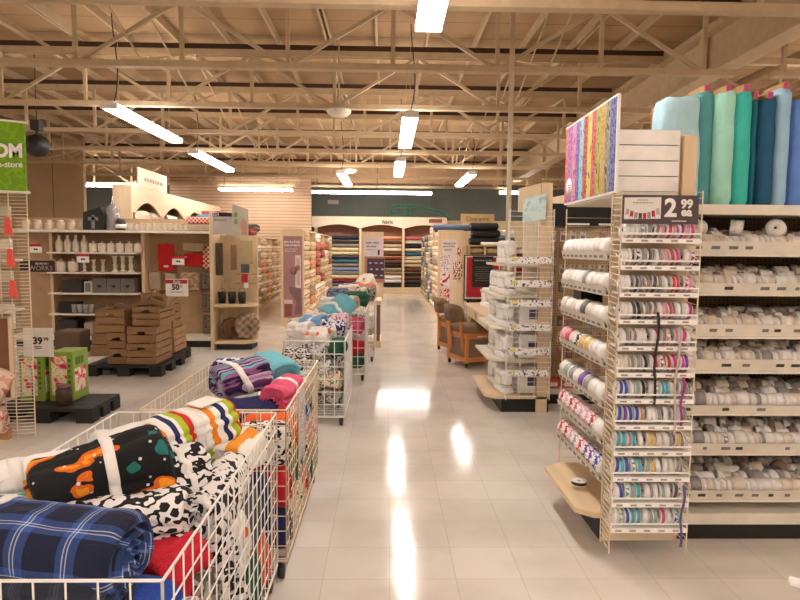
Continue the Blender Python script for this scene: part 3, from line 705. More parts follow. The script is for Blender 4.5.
rr = [['white']*6+['ivory', 'white'], ['white', 'ivory', 'white', 'white', 'silver grey', 'white', 'white', 'white'], ['ivory', 'white', 'ivory', 'white', 'charcoal', 'ivory', 'white', 'white'], ['pale pink', 'coral red', 'ivory', 'black', 'yellow', 'gold', 'white', 'white'], ['ivory', 'sage green', 'silver grey', 'white', 'violet', 'silver grey', 'white', 'white'], ['red', 'pale pink', 'red', 'coral red', 'pale pink', 'pale pink', 'red', 'white'], ['coral red', 'red', 'pale pink', 'silver grey', 'coral red', 'violet', 'violet', 'blue']]
for i, z in enumerate(z7):
    for j in range(8):
        c = rr[i][7-j]; l = 'wide '+c+' ribbon roll on the '+ORD[i]+' shelf facing the aisle'
        spool(SP_WIDE, (1.088+random.uniform(-.003, .004), 2.982+j*.089, z+.01), PI/2+random.uniform(-.05, .05), CN[c], l, 'rolls on the '+ORD[i]+' aisle shelf, '+c, tilt=random.uniform(-.03, .03), kind=(i in (5, 6) or j == 4))
spool(SP_THIN, (1.02, 3.2, .262), .9, CN['black'], 'ribbon spool with a white rim lying flat on the birch base shelf', 'loose spool on the base shelf', tilt=PI/2-.02)
o = bpy.data.objects[-1] if False else None
MB3 = MB().prism([(3.30, 1.0), (3.36, .96), (3.52, .985), (3.47, 1.03)], 0, 1.1, 1.2); 
tag(MB().box(1.07, 1.19, 3.38, 3.52, 1.19, 1.30).build('display_box', BLACK), 'small black box among the rolls on the third aisle shelf', 'box')
# canopy of the endcap
t = empty('fabric_picture', (1.05, 3.3, 1.78), 'large framed picture of coloured quilt strips above the endcap, facing the aisle', 'picture')
qc = [(206, 90, 100), (140, 90, 170), (220, 120, 150), (110, 80, 160), (130, 190, 196), (176, 50, 60), (200, 190, 70), (196, 60, 70), (150, 160, 50), (190, 140, 50), (130, 130, 110), (80, 84, 150)]
y = 3.69; ws = .80/len(qc)
MB().box(1.052, 1.066, 2.88, 3.70, 1.775, 2.225).build('frame', WHITE, t)
for i, c in enumerate(qc):
    y1 = y-ws
    c2 = qc[(i*5+3) % len(qc)]
    cl_ = [min(255, v*.6+78) for v in c]; mt = blotch([S(*c), S(*cl_), S(*c)], [0, .46, .6], 38) if i % 2 else blotch([S(*[v*.6 for v in c]), S(*cl_), S(*c)], [0, .4, .52], 26, stretch=(1, 1.6, .8))
    MB().box(1.049, 1.052, y1, y, 1.785, 2.215).build('quilt_strip', mt, t); y = y1
MB().lathe([(0, 1.047), (.052, 1.047), (.052, 1.049)], 0, (0, 3.60, 1.87), 28).build('round_badge', PAPER, t)
m = MB()
for q in range(3): m.box(1.0462, 1.0468, 3.57, 3.63-.01*q, 1.88-q*.014, 1.884-q*.014)
m.build('small_print', GREY, t)
t = empty('canopy_box', (1.22, 3.3, 1.78), 'white slatted canopy box on top of the endcap behind the quilt picture', 'canopy box')
m = MB()
for i in range(4): m.box(1.067, 1.357, 2.90, 3.69, 1.785+i*.0715, 1.785+i*.0715+.0665)
m.box(1.071, 1.353, 2.908, 3.682, 1.785, 2.068, 1); m.build('slatted_body', [WHITE, GREY], t)
MB().box(1.067, 1.357, 2.90, 3.69, 1.765, 1.783).build('underside', OFFWH, t)
tag(MB().box(1.375, 1.435, 2.895, 2.92, 1.66, 2.04).build('birch_post', BIRCH), 'short flat birch post beside the slatted canopy box', 'post')

# ---- long gondola facing the camera on the right
t = empty('ribbon_gondola', (2.3, 3.5, 0), 'long cream shelf unit of white ribbon rolls filling the right edge', 'shelf unit')
XA, XB = 1.47, 3.3
MB().box(XA, XB, 3.12, 3.9, 0, .085).build('kick_plate', BLACK, t)
MB().box(XA, XB, 3.10, 3.9, .085, .145).build('base_deck', SHELFW, t, bevel=.004)
MB().box(XA, XB, 3.52, 3.56, .145, 1.9).build('back_panel', peg(S(120, 104, 84), S(60, 50, 40)), t)
MB().box(XA, XB, 3.13, 3.52, 1.70, 1.742).box(XA, XB, 3.115, 3.135, 1.695, 1.745).build('top_shelf', SHELFW, t)
for x in (XA-.015, 2.42, 3.3): MB().box(x, x+.03, 3.46, 3.52, .1, 1.9).build('upright', SHELFW, t)
MB().box(XA, XA+.012, 3.16, 3.52, .145, 1.70).build('side_panel', SHELFW, t)
ends = []
lips = [(1.49, 1.56), (1.29, 1.35), (1.07, 1.14), (.89, .96), (.67, .72), (.46, .52), (.21, .27)]
PR = [plain(S(120, 112, 108), .6), plain(S(60, 50, 52), .6), plain(S(140, 110, 130), .6)]
for i, (a, bz) in enumerate(lips):
    m = MB().box(XA, XB, 3.115, 3.5, a, a+.012)
    m.add([(XA, 3.115, a), (XB, 3.115, a), (XB, 3.095, bz), (XA, 3.095, bz)], [(0, 1, 2, 3)]).add([(XA, 3.119, a), (XB, 3.119, a), (XB, 3.1, bz), (XA, 3.1, bz)], [(3, 2, 1, 0)]).box(XA, XB, 3.094, 3.101, bz-.004, bz)
    m.box(XA, XB, 3.105, 3.12, a-.006, a+.006)
    rg = random.Random(i)
    for q in range(20):
        x = XA+.06+q*.09+rg.uniform(0, .03); k = 2 if (q == 5 and i > 3) else (1 if rg.random() < .25 else 0)+1
        ww = rg.uniform(.02, .05); zc = (a+bz)/2+.003; h = .008 if k < 3 else .02
        if i == 6 or rg.random() < .6: m.add([(x, 3.1035, zc-h), (x+ww, 3.1035, zc-h), (x+ww, 3.0995-h*.1, zc+h), (x, 3.0995-h*.1, zc+h)], [(0, 1, 2, 3)], k)
    m.build('shelf_tray', [SHELFW]+PR, t)
    first = i
    x = XA+.035; j = 0; big = (i in (2, 3))
    while j < 13 and x < 2.14:
        c = rg.choice(['white', 'white', 'white', 'ivory', 'silver grey'] if i > 2 else ['white', 'white', 'ivory'])
        P = SP_BIG if (j % 6 == 3 or (big and j % 2)) else SP_MED; w = .062 if P is SP_BIG else .026
        x += w/2; spool(P, (x, 3.165, a+.02), rg.uniform(-.06, .06), CN[c], c+' ribbon roll in the front row, '+ORD[i]+' shelf of the long white ribbon unit', 'front row rolls on the '+ORD[i]+' shelf of the long unit, '+c, tilt=rg.uniform(-.05, .05), kind=(i > 4 and j % 3 == 1))
        x += w/2+.006; j += 1
    ends.append(x)
for (x, y, z, rz_, c, l, k) in [(1.60, 3.20, 1.585, .7, 'white', 'fat white ribbon roll with a dark hub lying on top of the uppermost row', 0), (1.82, 3.22, 1.585, -.5, 'white', 'white ribbon roll tipped on the uppermost row, middle of three', 0), (2.02, 3.2, 1.585, .9, 'white', 'white ribbon roll on the uppermost row by the picture edge', 0), (1.515, 3.16, .975, .4, 'white', 'dotted white ribbon roll standing on the fourth shelf lip', 1)]:
    spool(SP_BIG, (x, y, z), rz_, CN[c], l, l, tilt=.08, kind=k)
m = MB(); rg = random.Random(77)
for (a, bz), xe in zip(lips, ends):
    for yv0, zz0 in ((3.235, .035), (3.30, .055), (3.40, .06)):
        x = XA+.06
        while x < 3.2:
            yv = yv0+rg.uniform(-.012, .012); w = rg.choice([.02, .026, .03, .06]); zz = a+zz0+rg.uniform(-.01, .015); rr_ = rg.uniform(.036, .043)
            T = Matrix.Translation((x, yv, zz+rr_)) @ Matrix.Rotation(rg.uniform(-.35, .35) if rg.random() < .8 else rg.uniform(-1.4, 1.4), 4, 'Z')
            m.lathe([(.008, -w/2), (rr_, -w/2), (rr_*.95, -w/2+.002), (rr_*.95, w/2-.002), (rr_, w/2), (.008, w/2)], 0, (0, 0, 0), 12, rg.choice([0, 0, 1, 2, 3]), T)
            x += w+.008
    x = xe+.015
    while x < 3.2:
        w = rg.uniform(.022, .05); T = Matrix.Translation((x, 3.165, a+.061))
        m.lathe([(.008, -w/2), (.041, -w/2), (.039, -w/2+.002), (.039, w/2-.002), (.041, w/2), (.008, w/2)], 0, (0, 0, 0), 12, rg.choice([0, 0, 1]), T); x += w+.006
tag(m.build('ribbon_spools', [rmat(CN['white']), rmat(CN['ivory']), rmat(CN['silver grey']), rmat(CN['taupe'])]), 'crowded rolls deep on the shelves of the long right unit, behind the front rows', 'ribbon spools', kind='stuff')

# ---- fabric bolts standing on the top shelf
TAG = plain(S(196, 40, 120), .5)
def bolt(x0, x1, z1, c, label, y0=3.16, lean=0, fat=0, core=True):
    w = x1-x0; t = empty('fabric_bolt', ((x0+x1)/2, y0+.11, 1.745), label, 'fabric bolt', 'solid fabric bolts on the top shelf')
    t.rotation_euler = (0, lean, 0)
    H = z1-1.745; rx, ry = w/2, .10; mb = MB(); sd = x0*31
    def fn(u, v):
        a = 2*PI*v; c_, s_ = math.cos(a), math.sin(a); rad = (abs(c_)**4+abs(s_)**4)**(-1/4)
        z = u*H; k = 1
        if u < .03: k = .9
        if u > .97: k = .93
        fold = 1-.05*math.exp(-(math.sin((a-4.1)/2)/.1)**2)-.04*math.exp(-(math.sin((a-5.2)/2)/.07)**2)
        p = Vector((c_*rad*rx, s_*rad*ry, z)); n_ = 1+.05*nz(p, 10, sd)+fat*.14*nz(p, 5, sd+4)
        return Vector((p.x*k*fold*n_+lean*0, p.y*k*fold*n_, z+(.008*nz(p, 14, sd) if .02 < u < 1 else (.012*nz(p, 20, sd) if u >= 1 else 0))))
    mb.grid(fn, 22, 36, wrapv=True)
    n = len(mb.v); mb.add([Vector((0, 0, H*.985))], [])
    mb.f += [[n-36+i, n-36+(i+1) % 36, n] for i in range(36)]; mb.m += [0]*36; mb.sm += [True]*36
    mb.build('wound_fabric', plain(S(*c), .8, bump=.4, bscale=40), t, local=True)
    if core:
        MB().box(-.012, .016, -.085, .085, H*.9, H+.035).build('cardboard_core', CARD, t, local=True)
        MB().box(-.008, .012, -.089, -.085, H+.0, H+.032).build('pink_price_tag', TAG, t, local=True)
    return t
bolt(1.42, 1.62, 2.29, (176, 214, 226), 'fat pale blue rumpled fabric bolt leaning at the left end of the top shelf', fat=1, core=False, lean=-.04)
bolt(1.585, 1.685, 2.325, (84, 156, 160), 'dull teal fabric bolt, second from the left on the top shelf', y0=3.2)
bolt(1.675, 1.775, 2.315, (164, 224, 206), 'mint green fabric bolt on the top shelf')
bolt(1.77, 1.86, 2.32, (60, 190, 176), 'bright turquoise green fabric bolt on the top shelf')
bolt(1.86, 1.905, 2.295, (20, 108, 124), 'narrow dark teal fabric bolt on the top shelf', y0=3.19)
bolt(1.90, 1.985, 2.285, (22, 84, 118), 'deep petrol blue fabric bolt on the top shelf')
bolt(1.98, 2.06, 2.335, (156, 196, 222), 'light grey blue fabric bolt, second from the right frame edge')
bolt(2.07, 2.2, 2.285, (98, 140, 212), 'periwinkle blue fabric bolt cut by the right frame edge')
t = empty('cardboard_end', (1.5, 3.4, 1.745), 'brown cardboard box end sticking up behind the pale blue bolt', 'cardboard')
MB().add([(1.47, 3.42, 1.75), (1.66, 3.42, 1.75), (1.66, 3.42, 2.37), (1.47, 3.42, 2.30), (1.47, 3.5, 1.75), (1.66, 3.5, 1.75), (1.66, 3.5, 2.37), (1.47, 3.5, 2.30)], [(0, 1, 2, 3), (4, 7, 6, 5), (0, 4, 5, 1), (3, 2, 6, 7), (0, 3, 7, 4), (1, 5, 6, 2)]).build('carton_panel', CARD, t)

# ------------------------------------------------------------------ sewing machine endcap
t = empty('sewing_endcap', (1.3, 6.1, 0), 'white wire endcap with sewing machines on birch shelves, in front of the cream pole', 'shelf unit')
YE = 5.62
MB().box(1.08, 1.52, YE+.06, 6.6, 0, .13).build('kick_plate', BLACK, t)
MB().prism([(.93, 5.76), (1.02, YE+.03), (1.5, YE+.03), (1.5, 6.62), (.93, 6.62)], 2, .13, .16).build('base_shelf', BIRCHY, t)
MB().box(1.40, 1.50, YE+.03, YE+.06, 0, 2.12).build('upright_post', BIRCH, t)
MB().box(1.46, 1.50, YE+.06, 6.65, .16, 1.95).build('back_panel', plain(S(220, 200, 170), .6), t)
MB().prism([(1.2, 1.86), (1.40, 1.86), (1.40, 2.12), (1.2, 2.07)], 1, YE+.07, YE+.10).build('header_board', BIRCHX, t)
m = MB()
for i in range(38): m.tube((1.10, YE, .16+i*.046), (1.50, YE, .16+i*.046), .0032, 4)
for x in (1.10, 1.235, 1.37, 1.50): m.tube((x, YE, .14), (x, YE, 1.88), .0035, 5)
for x in (1.10, 1.50):
    for i in range(38): m.tube((x, YE, .16+i*.046), (x, YE-.05, .165+i*.046), .003, 4)
    m.tube((x, YE-.05, .14), (x, YE-.05, 1.88), .0035, 5)
m.build('wire_grid', WIREW, t)
PRT = blotch([S(120, 112, 118), S(238, 234, 230), S(238, 234, 230), S(90, 80, 84)], [0, .36, .55, .64], 40)
zl = [1.42, 1.21, 1.03, .81, .59, .39]
for z in zl:
    m = MB().box(1.11, 1.49, YE-.055, YE-.05, z-.03, z+.03).box(1.11, 1.49, YE-.05, YE-.005, z-.03, z-.026); m.build('printed_tray', PRT, t)
    MB().box(1.13, 1.18, YE-.0565, YE-.055, z-.005, z+.022).build('yellow_label', plain(S(222, 206, 110), .6), t)
for z, xa in ((1.36, 1.06), (1.07, 1.0), (.77, .98), (.47, .96)): MB().prism([(xa, 5.80), (xa+.1, YE+.1), (1.46, YE+.1), (1.46, 6.6), (xa, 6.6)], 2, z, z+.022).build('machine_shelf', SHELFW, t)
tag(MB().prism([(1.22, 1.76), (1.43, 1.79), (1.43, 2.02), (1.22, 1.97)], 1, YE-.02, YE-.014).build('pale_poster', blotch([S(190, 214, 212), S(206, 224, 222), S(172, 200, 200)], [0, .45, .6], 12)), 'pale blue green poster fixed to the top of the sewing machine endcap', 'poster')
def sewing_machine(x, y, z, rz, label, s=1.0):
    t = empty('sewing_machine', (x, y, z), label, 'sewing machine', 'sewing machines', rz=rz)
    MB().box(-.19*s, .19*s, -.08*s, .08*s, 0, .075*s).build('machine_bed', WHITE, t, local=True, bevel=.012)
    MB().box(.08*s, .19*s, -.075*s, .075*s, .07*s, .28*s).box(-.18*s, .19*s, -.07*s, .07*s, .2*s, .3*s).box(-.18*s, -.06*s, -.065*s, .065*s, .11*s, .29*s).box(.0, .1*s, -.07*s, .07*s, .07*s, .22*s).build('machine_arm', WHITE, t, local=True, bevel=.025)
    MB().tube((.19*s, 0, .24*s), (.215*s, 0, .24*s), .035*s, 16).build('hand_wheel', plain(S(210, 206, 204), .4), t, local=True)
    MB().tube((-.13*s, 0, .07*s), (-.13*s, 0, .13*s), .006*s, 8).build('needle_bar', CHROME, t, local=True)
    MB().tube((.13*s, -.078*s, .14*s), (.13*s, -.074*s, .14*s), .018*s, 14).build('stitch_dial', plain(S(70, 130, 130), .5), t, local=True)
    return t
k = 0
for z in (.16, .492, .792, 1.092, 1.382):
    for y in (5.85, 6.25):
        if z > 1.3 and y > 6: continue
        k += 1; sewing_machine(1.13, y, z+.001, PI/2+.15, 'white sewing machine on the '+{.16: 'base', .492: 'second lowest', .792: 'middle', 1.092: 'fourth', 1.382: 'top'}[z]+' birch shelf, '+('nearer to' if y < 6 else 'farther from')+' the camera', .72)
for z, l in ((.17, 'lowest'), (.50, 'second'), (.80, 'middle')):
    t = empty('machine_carton', (1.35, 5.86, z), 'white sewing machine carton behind the wire grid, '+l+' level', 'carton')
    MB().box(1.24, 1.455, 5.72, 6.0, z, z+.22).build('carton_body', PAPER, t)
    MB().box(1.33, 1.42, 5.718, 5.72, z+.07, z+.16).build('carton_print', plain(S(80, 76, 100), .6), t)
# notions wall behind
t = empty('notions_gondola', (2.8, 6.3, 0), 'cream pegboard unit of small hanging packets between the two endcaps', 'shelf unit')
MB().box(1.55, 4.4, 6.28, 6.32, .1, 1.78).build('pegboard', peg(S(206, 184, 146), S(120, 96, 66)), t)
MB().box(1.55, 4.4, 6.0, 6.3, 0, .1).build('kick_plate', BLACK, t)
MB().box(1.55, 4.4, 5.98, 6.3, .1, .15).build('base_deck', SHELFW, t)
MB().box(1.56, 4.4, 6.22, 6.27, 1.76, 1.98).build('black_header', plain(S(14, 18, 16), .6), t)
MB().box(1.8, 2.02, 6.19, 6.215, 1.765, 1.785).box(2.12, 2.3, 6.19, 6.215, 1.765, 1.785).build('light_strip', WHITE, t)
pk = [('pink', (196, 120, 130)), ('tan', (176, 140, 110)), ('blue', (90, 140, 180)), ('cream', (222, 206, 180)), ('brown', (110, 84, 66)), ('white', (230, 222, 214))]
rg = random.Random(5)
proto = MB().box(-.03, .03, -.004, .004, 0, .10).build('hanging_packet', CREAM, local=True)
MB().box(-.018, .018, -.012, -.0045, .015, .06).build('blister', plain(S(150, 130, 120), .4), proto, local=True)
MB().tube((0, .16, .09), (0, -.03, .09), .0025, 4).box(-.012, .012, -.032, -.03, .075, .1).build('peg_hook', CHROME, proto, local=True)
n = 0
for zi, z in enumerate((1.60, 1.44, 1.27, 1.10, .93, .76, .60, .44, .29)):
    for xi in range(9):
        if rg.random() < .12: continue
        nm, c = pk[rg.choice([0, 1, 1, 3, 3, 4, 5, 0, 2]) if zi > 0 else rg.choice([0, 3, 5])]
        o = proto if n == 0 else copy_tree(proto); n += 1
        o.location = (1.64+xi*.098, 6.12, z); set_mat(o, plain(S(*c), .6))
        r_ = ORD[zi] if zi < 8 else 'bottom'
        tag(o, nm+' notions packet hanging in the '+r_+' row of the pegboard', 'packet', 'notions packets in the '+r_+' row, '+nm)
for i in range(5):
    t = empty('notions_box', (1.66+i*.15, 6.1, .151), 'red and orange boxed notions on the base deck below the pegboard', 'box', 'boxes on the notions deck')
    MB().box(1.6+i*.15, 1.72+i*.15, 6.02, 6.2, .151, .23).build('box_body', plain(S(200, 84, 60), .6), t)
    MB().box(1.62+i*.15, 1.70+i*.15, 6.018, 6.02, .17, .21).build('box_label', PAPER, t)

# ------------------------------------------------------------------ table, sewing chairs, chalkboard sign
t = empty('sewing_table', (1.45, 7.6, 0), 'light wood sewing table with a drawer front, beside the two upholstered chairs', 'table')
MB().box(1.12, 1.8, 6.75, 8.9, .72, .755).build('table_top', BIRCHY, t)
MB().box(1.15, 1.18, 6.8, 8.85, .60, .72).build('apron', BIRCHY, t)
for a in (7.0, 7.9): MB().box(1.142, 1.15, a, a+.75, .615, .705).build('drawer_front', BIRCHY, t)
for x in (1.16, 1.74):
    for y in (6.8, 8.8): MB().box(x, x+.05, y, y+.05, 0, .72).build('leg', BIRCH, t)
for i, (y, l) in enumerate([(6.95, 'nearest'), (7.5, 'middle'), (8.15, 'farthest')]):
    sewing_machine(1.36, y, .757, PI/2+.2, 'white sewing machine on the light wood table, '+l+' of three', .85)
OAK = wood(S(222, 146, 84), 2.5, 2, dark=.8); OAKX = wood(S(222, 146, 84), 2.5, 0, dark=.8)
UPH = plain(S(132, 104, 78), .9, bump=.4, bscale=200)
def sew_chair(x, y, rz, label):
    t = empty('sewing_chair', (x, y, 0), label, 'chair', 'sewing chairs', rz=rz)
    w, d = .25, .22
    for sx in (-1, 1):
        for sy in (-1, 1):
            MB().box(sx*w-.02, sx*w+.02, sy*d-.02, sy*d+.02, .06, .44).build('corner_post', OAK, t, local=True)
            c = MB().tube((sx*w-.01, sy*d, .03), (sx*w+.012, sy*d, .03), .03, 14).build('caster', BLACK, t, local=True)
    for za, zb, nm in ((.07, .13, 'lower_rail'), (.37, .44, 'upper_rail')):
        fr = MB()
        for sy in (-1, 1): fr.box(-w, w, sy*d-.012, sy*d+.012, za, zb)
        for sx in (-1, 1): fr.box(sx*w-.012, sx*w+.012, -d, d, za, zb)
        fr.build(nm, OAKX, t, local=True)
    m = MB().box(-w, w, -d-.005, -d+.005, .13, .37).box(-w, w, d-.005, d+.005, .13, .37).box(-w-.005, -w+.005, -d, d, .13, .37).box(w-.005, w+.005, -d, d, .13, .37)
    m.build('side_panel', plain(S(128, 104, 84), .8), t, local=True)
    s = MB()
    def fs(u, v):
        a = 2*PI*v; c_, s_ = math.cos(a), math.sin(a); rad = (abs(c_)**5+abs(s_)**5)**(-1/5)
        q = [(1, 0), (1.04, .03), (1.03, .06), (.93, .085), (.6, .10), (.25, .105), (.0, .106)][min(6, int(round(u*6)))]
        return Vector((c_*rad*.27*q[0], s_*rad*.25*q[0], .445+q[1]))
    s.grid(fs, 7, 40, wrapv=True); s.build('seat_cushion', UPH, t, local=True)
    for sx in (-1, 1): MB().tube((-w-.01, sx*.15, .2), (-w-.07, sx*.15, .72), .022, 4).build('back_post', OAK, t, local=True)
    bk = MB()
    def fb(u, v):
        a = 2*PI*v; c_, s_ = math.cos(a), math.sin(a); q = .0 if u in (0, 1) else 1
        rad = (abs(c_)**3.4+abs(s_)**3.4)**(-1/3.4); yy = c_*rad*.235; zz = s_*rad*.115; xx = (u-.5)*.06
        return Vector((-w-.07+xx-.05*(1-(yy/.235)**2)+(zz)*-.1, yy*(q if q else .0), .70+zz*q))
    bk.grid(fb, 5, 32, wrapv=True); bk.build('backrest', UPH, t, local=True)
    MB().box(-.1, .04, -d-.016, -d-.012, .392, .405).build('name_plate', PAPER, t, local=True)
    return t
sew_chair(1.17, 8.15, R(24), 'oak framed sewing chair with brown upholstered seat, nearest to the camera')
sew_chair(1.11, 9.2, R(20), 'oak framed sewing chair with a rounded brown back, behind the nearer one')
t = empty('red_framed_board', (1.43, 9.2, .78), 'red board with white edge and a black welcome panel standing behind the table', 'sign board')
MB().box(1.15, 1.70, 9.2, 9.23, .76, 1.44).build('black_frame', BLACK, t)
MB().box(1.165, 1.685, 9.195, 9.2, .785, 1.425).build('white_edge', PAPER, t)
MB().box(1.185, 1.665, 9.19, 9.195, .81, 1.405).build('red_panel', RED, t)
MB().box(1.27, 1.58, 9.17, 9.185, .96, 1.42).build('black_panel', BLACK, t, bevel=.01)
text('welcome to the', .042, (1.425, 9.168, 1.36), plain(S(200, 196, 190), .6), t)
m = MB()
for i in range(7): dashes(m, 1.31+.01*(i % 3), 1.53-.02*(i % 2), 1.26-i*.033, 9.169, .008, n=4, seed=i+20)
m.build('small_print', plain(S(130, 124, 118), .6), t)
MB().box(1.2, 1.24, 9.22, 9.26, 0, .8).box(1.61, 1.65, 9.22, 9.26, 0, .8).build('stand_leg', BLACK, t) if False else None
for x in (1.2, 1.61): MB().box(x, x+.04, 9.23, 9.27, 0, .8).build('stand_leg', BLACK, t)

t = empty('white_rail', (1.03, 1.5, .45), 'white rounded rail end just poking in at the bottom corner of the picture', 'rail')
MB().tube((1.035, 1.5, .668), (1.25, 1.42, .64), .012, 12).build('rail_tube', WHITE, t); MB().tube((1.15, 1.44, 0), (1.15, 1.44, .64), .012, 12).build('upright', WHITE, t)
# ------------------------------------------------------------------ left wire fixture and green sign
t = empty('wire_fixture', (-3.2, 5.1, 0), 'tall cream wire display fixture cut by the left frame edge', 'display fixture')
m = MB(); YL = 4.85
for i in range(70): m.tube((-3.7, YL, .03+i*.0272), (-2.90, YL, .03+i*.0272), .0042, 4)
for x in (-3.7, -3.3, -2.98, -2.90): m.tube((x, YL, .0), (x, YL, 1.92), .004, 5)
m.build('front_grid', WIREC, t)
m = MB()
for i in range(70): m.tube((-2.90, YL, .03+i*.0272), (-2.77, YL+.02, .03+i*.0272+.002), .0042, 4)
m.tube((-2.77, YL+.02, 0), (-2.77, YL+.02, 1.92), .0045, 5); m.build('ladder_side', WIREC, t)
for z in (1.38, .98): MB().box(-3.7, -2.98, YL+.02, YL+.3, z, z+.02).build('shelf', SHELFW, t)
rg0 = random.Random(3)
for r_ in range(5):
    for q in range(4):
        x = -3.62+q*.17; z = 1.62-r_*.26; tt = empty('hanging_package', (x+.06, 5.0, z), 'cream package hanging behind the wires, '+ORD[r_]+' row of the wire fixture', 'package', 'packages behind the wires, '+ORD[r_]+' row')
        MB().box(x, x+.13, 4.99, 5.02, z, z+.2).build('package_card', plain(S(*rg0.choice([(226, 214, 196), (206, 190, 170), (236, 228, 216)])), .6), tt)
        MB().box(x+.02, x+.11, 4.975, 4.99, z+.02, z+.12).build('package_body', plain(S(*rg0.choice([(190, 170, 150), (220, 200, 184), (170, 150, 134)])), .6), tt)
        MB().tube((x+.065, 5.03, z+.19), (x+.065, 4.853, z+.19), .003, 4).build('hook', CHROME, tt)
tag(MB().box(-3.5, -2.885, 4.76, 4.79, .34, .95).build('brown_board', plain(S(120, 80, 52), .6)), 'brown board with a pale edge leaning in front of the wire fixture', 'board')
tag(MB().box(-2.884, -2.874, 4.755, 4.795, .335, .955).build('pale_frame_strip', BIRCH), 'pale wooden strip along the edge of the brown board', 'strip')
for i, (z, x) in enumerate([(1.66, -2.90), (1.42, -2.89), (1.18, -2.88)]):
    tag(MB().prism([(x-.03, z-.07), (x+.035, z-.075), (x+.01, z+.06), (x-.02, z+.06)], 1, YL-.022, YL-.002).build('orange_tag', plain(S(232, 92, 76), .6)), ('topmost', 'middle', 'lowest')[i]+' fluorescent orange tag hanging on the wire fixture', 'tag')
tag(MB().box(-3.35, -2.93, YL-.07, YL-.02, 0, .07).build('floor_board', CARD), 'flat tan board on the floor under the wire fixture', 'board') 
PNK = blotch([S(214, 160, 140), S(226, 200, 176), S(200, 120, 110)], [0, .45, .62], 16)
b('pink and cream cloth draped low on the left wire fixture', (-2.98, 4.72, .42), (.16, .12, .3), R(20), PNK, seed=300, band=None, tilt=R(30))
b('pink and cream cloth near the floor of the left wire fixture', (-3.02, 4.74, .17), (.2, .1, .2), 0, PNK, seed=302, band=None)
GREEN = blotch([S(112, 158, 26), S(126, 172, 34), S(112, 158, 26)], [0, .45, .55], 12)
t = empty('green_sign', (-3.0, 4.6, 1.87), 'hanging lime green banner sign with white letters at the left edge', 'sign')
MB().add([(-3.5, 4.58, 1.93), (-2.63, 4.62, 1.90), (-2.63, 4.62, 2.385), (-3.5, 4.58, 2.46), (-3.5, 4.60, 1.93), (-2.63, 4.64, 1.90), (-2.63, 4.64, 2.385), (-3.5, 4.60, 2.46)], [(0, 1, 2, 3), (7, 6, 5, 4), (0, 4, 5, 1), (3, 2, 6, 7), (1, 5, 6, 2), (0, 3, 7, 4)]).build('banner', GREEN, t)
MB().tube((-3.5, 4.6, 2.465), (-2.61, 4.63, 2.392), .009, 8).tube((-3.5, 4.6, 1.925), (-2.61, 4.63, 1.893), .012, 8).build('rail', OFFWH, t)
text('OM', .13, (-2.74, 4.606, 2.185), PAPER, t, bold=.006); text('n-store', .06, (-2.73, 4.606, 2.09), PAPER, t, bold=.001)
for x in (-3.4, -2.8): MB().tube((x, 4.62, 2.45 if x < -3 else 2.4), (x, 4.62, 4.2), .003, 4).build('hanger', STEEL, t)

# ------------------------------------------------------------------ pallets, green boxes
PAL = plain(S(34, 31, 30), .7)
def pallet(x0, x1, y0, y1, label, h=.13):
    t = empty('pallet', ((x0+x1)/2, (y0+y1)/2, 0), label, 'pallet')
    n = max(3, round((y1-y0)/.13))
    for i in range(n): 
        a = y0+(y1-y0)*i/n
        MB().box(x0, x1, a, a+(y1-y0)/n-.008, h-.03, h).build('deck_board', PAL, t)
    for i in range(3):
        for j in range(3):
            cx_ = x0+.07+(x1-x0-.14)*i/2; cy_ = y0+.07+(y1-y0-.14)*j/2
            MB().box(cx_-.07, cx_+.07, cy_-.07, cy_+.07, 0, h-.031).build('foot_block', PAL, t)
    return t
pallet(-3.35, -2.50, 5.24, 5.80, 'low black pallet under the green gift boxes')
def pbox(x0, x1, y0, y1, z0, z1, label, rz=0):
    t = empty('green_carton', ((x0+x1)/2, (y0+y1)/2, z0), label, 'carton', rz=0)
    MB().box(x0, x1, y0, y1, z0, z1).build('carton_body', plain(S(138, 166, 62), .5), t, bevel=.002)
    fl = blotch([S(214, 50, 80), S(236, 130, 140), S(240, 232, 214), S(230, 200, 80), S(240, 232, 214)], [0, .36, .44, .52, .58], 16)
    w = x1-x0; h = z1-z0
    MB().box(x0+w*.1, x0+w*.74, y0-.002, y0, z0+h*.12, z1-h*.08).build('flower_picture', fl, t)
    MB().box(x1, x1+.002, y0+.03, y1-.05, z0+h*.18, z1-h*.35).build('flower_picture', fl, t)
    m = MB(); 
    for q in range(6): m.box(x0+w*.80, x0+w*.9, y0-.0022, y0, z0+h*(.25+q*.11), z0+h*(.31+q*.11))
    for q in range(3): m.box(x1, x1+.0022, y0+.05+q*.05, y0+.085+q*.05, z1-h*.28, z1-h*.12)
    m.build('carton_print', plain(S(80, 110, 40), .6), t)
pbox(-3.24, -3.03, 5.48, 5.76, .131, .55, 'lime green carton with pink flowers, left one behind the wire fixture')
pbox(-2.99, -2.78, 5.50, 5.78, .131, .57, 'lime green carton with pink flowers, right one on the black pallet')
t = empty('glass_jar', (-2.80, 5.37, .131), 'small dark glass jar with a metal lid in front of the green cartons', 'jar')
MB().lathe([(0, 0), (.06, 0), (.065, .02), (.065, .13), (.05, .15), (.05, .16)], c=(-2.80, 5.37, .131), n=24).build('jar_body', glassy(S(70, 50, 44), .75), t)
MB().lathe([(0, .175), (.054, .175), (.054, .155), (0, .155)], c=(-2.80, 5.37, .131), n=24).build('lid', plain(S(150, 120, 110), .3, .7), t)
MB().box(-2.80, -2.775, 5.36, 5.37, .135, .20).build('price_label', PAPER, t) if False else None
t = empty('price_card', (-3.06, 5.46, .57), 'white 39.99 price card standing over the left green carton', 'sign')
MB().box(-3.18, -2.92, 5.455, 5.46, .535, .79).build('card', PAPER, t, bevel=.002)
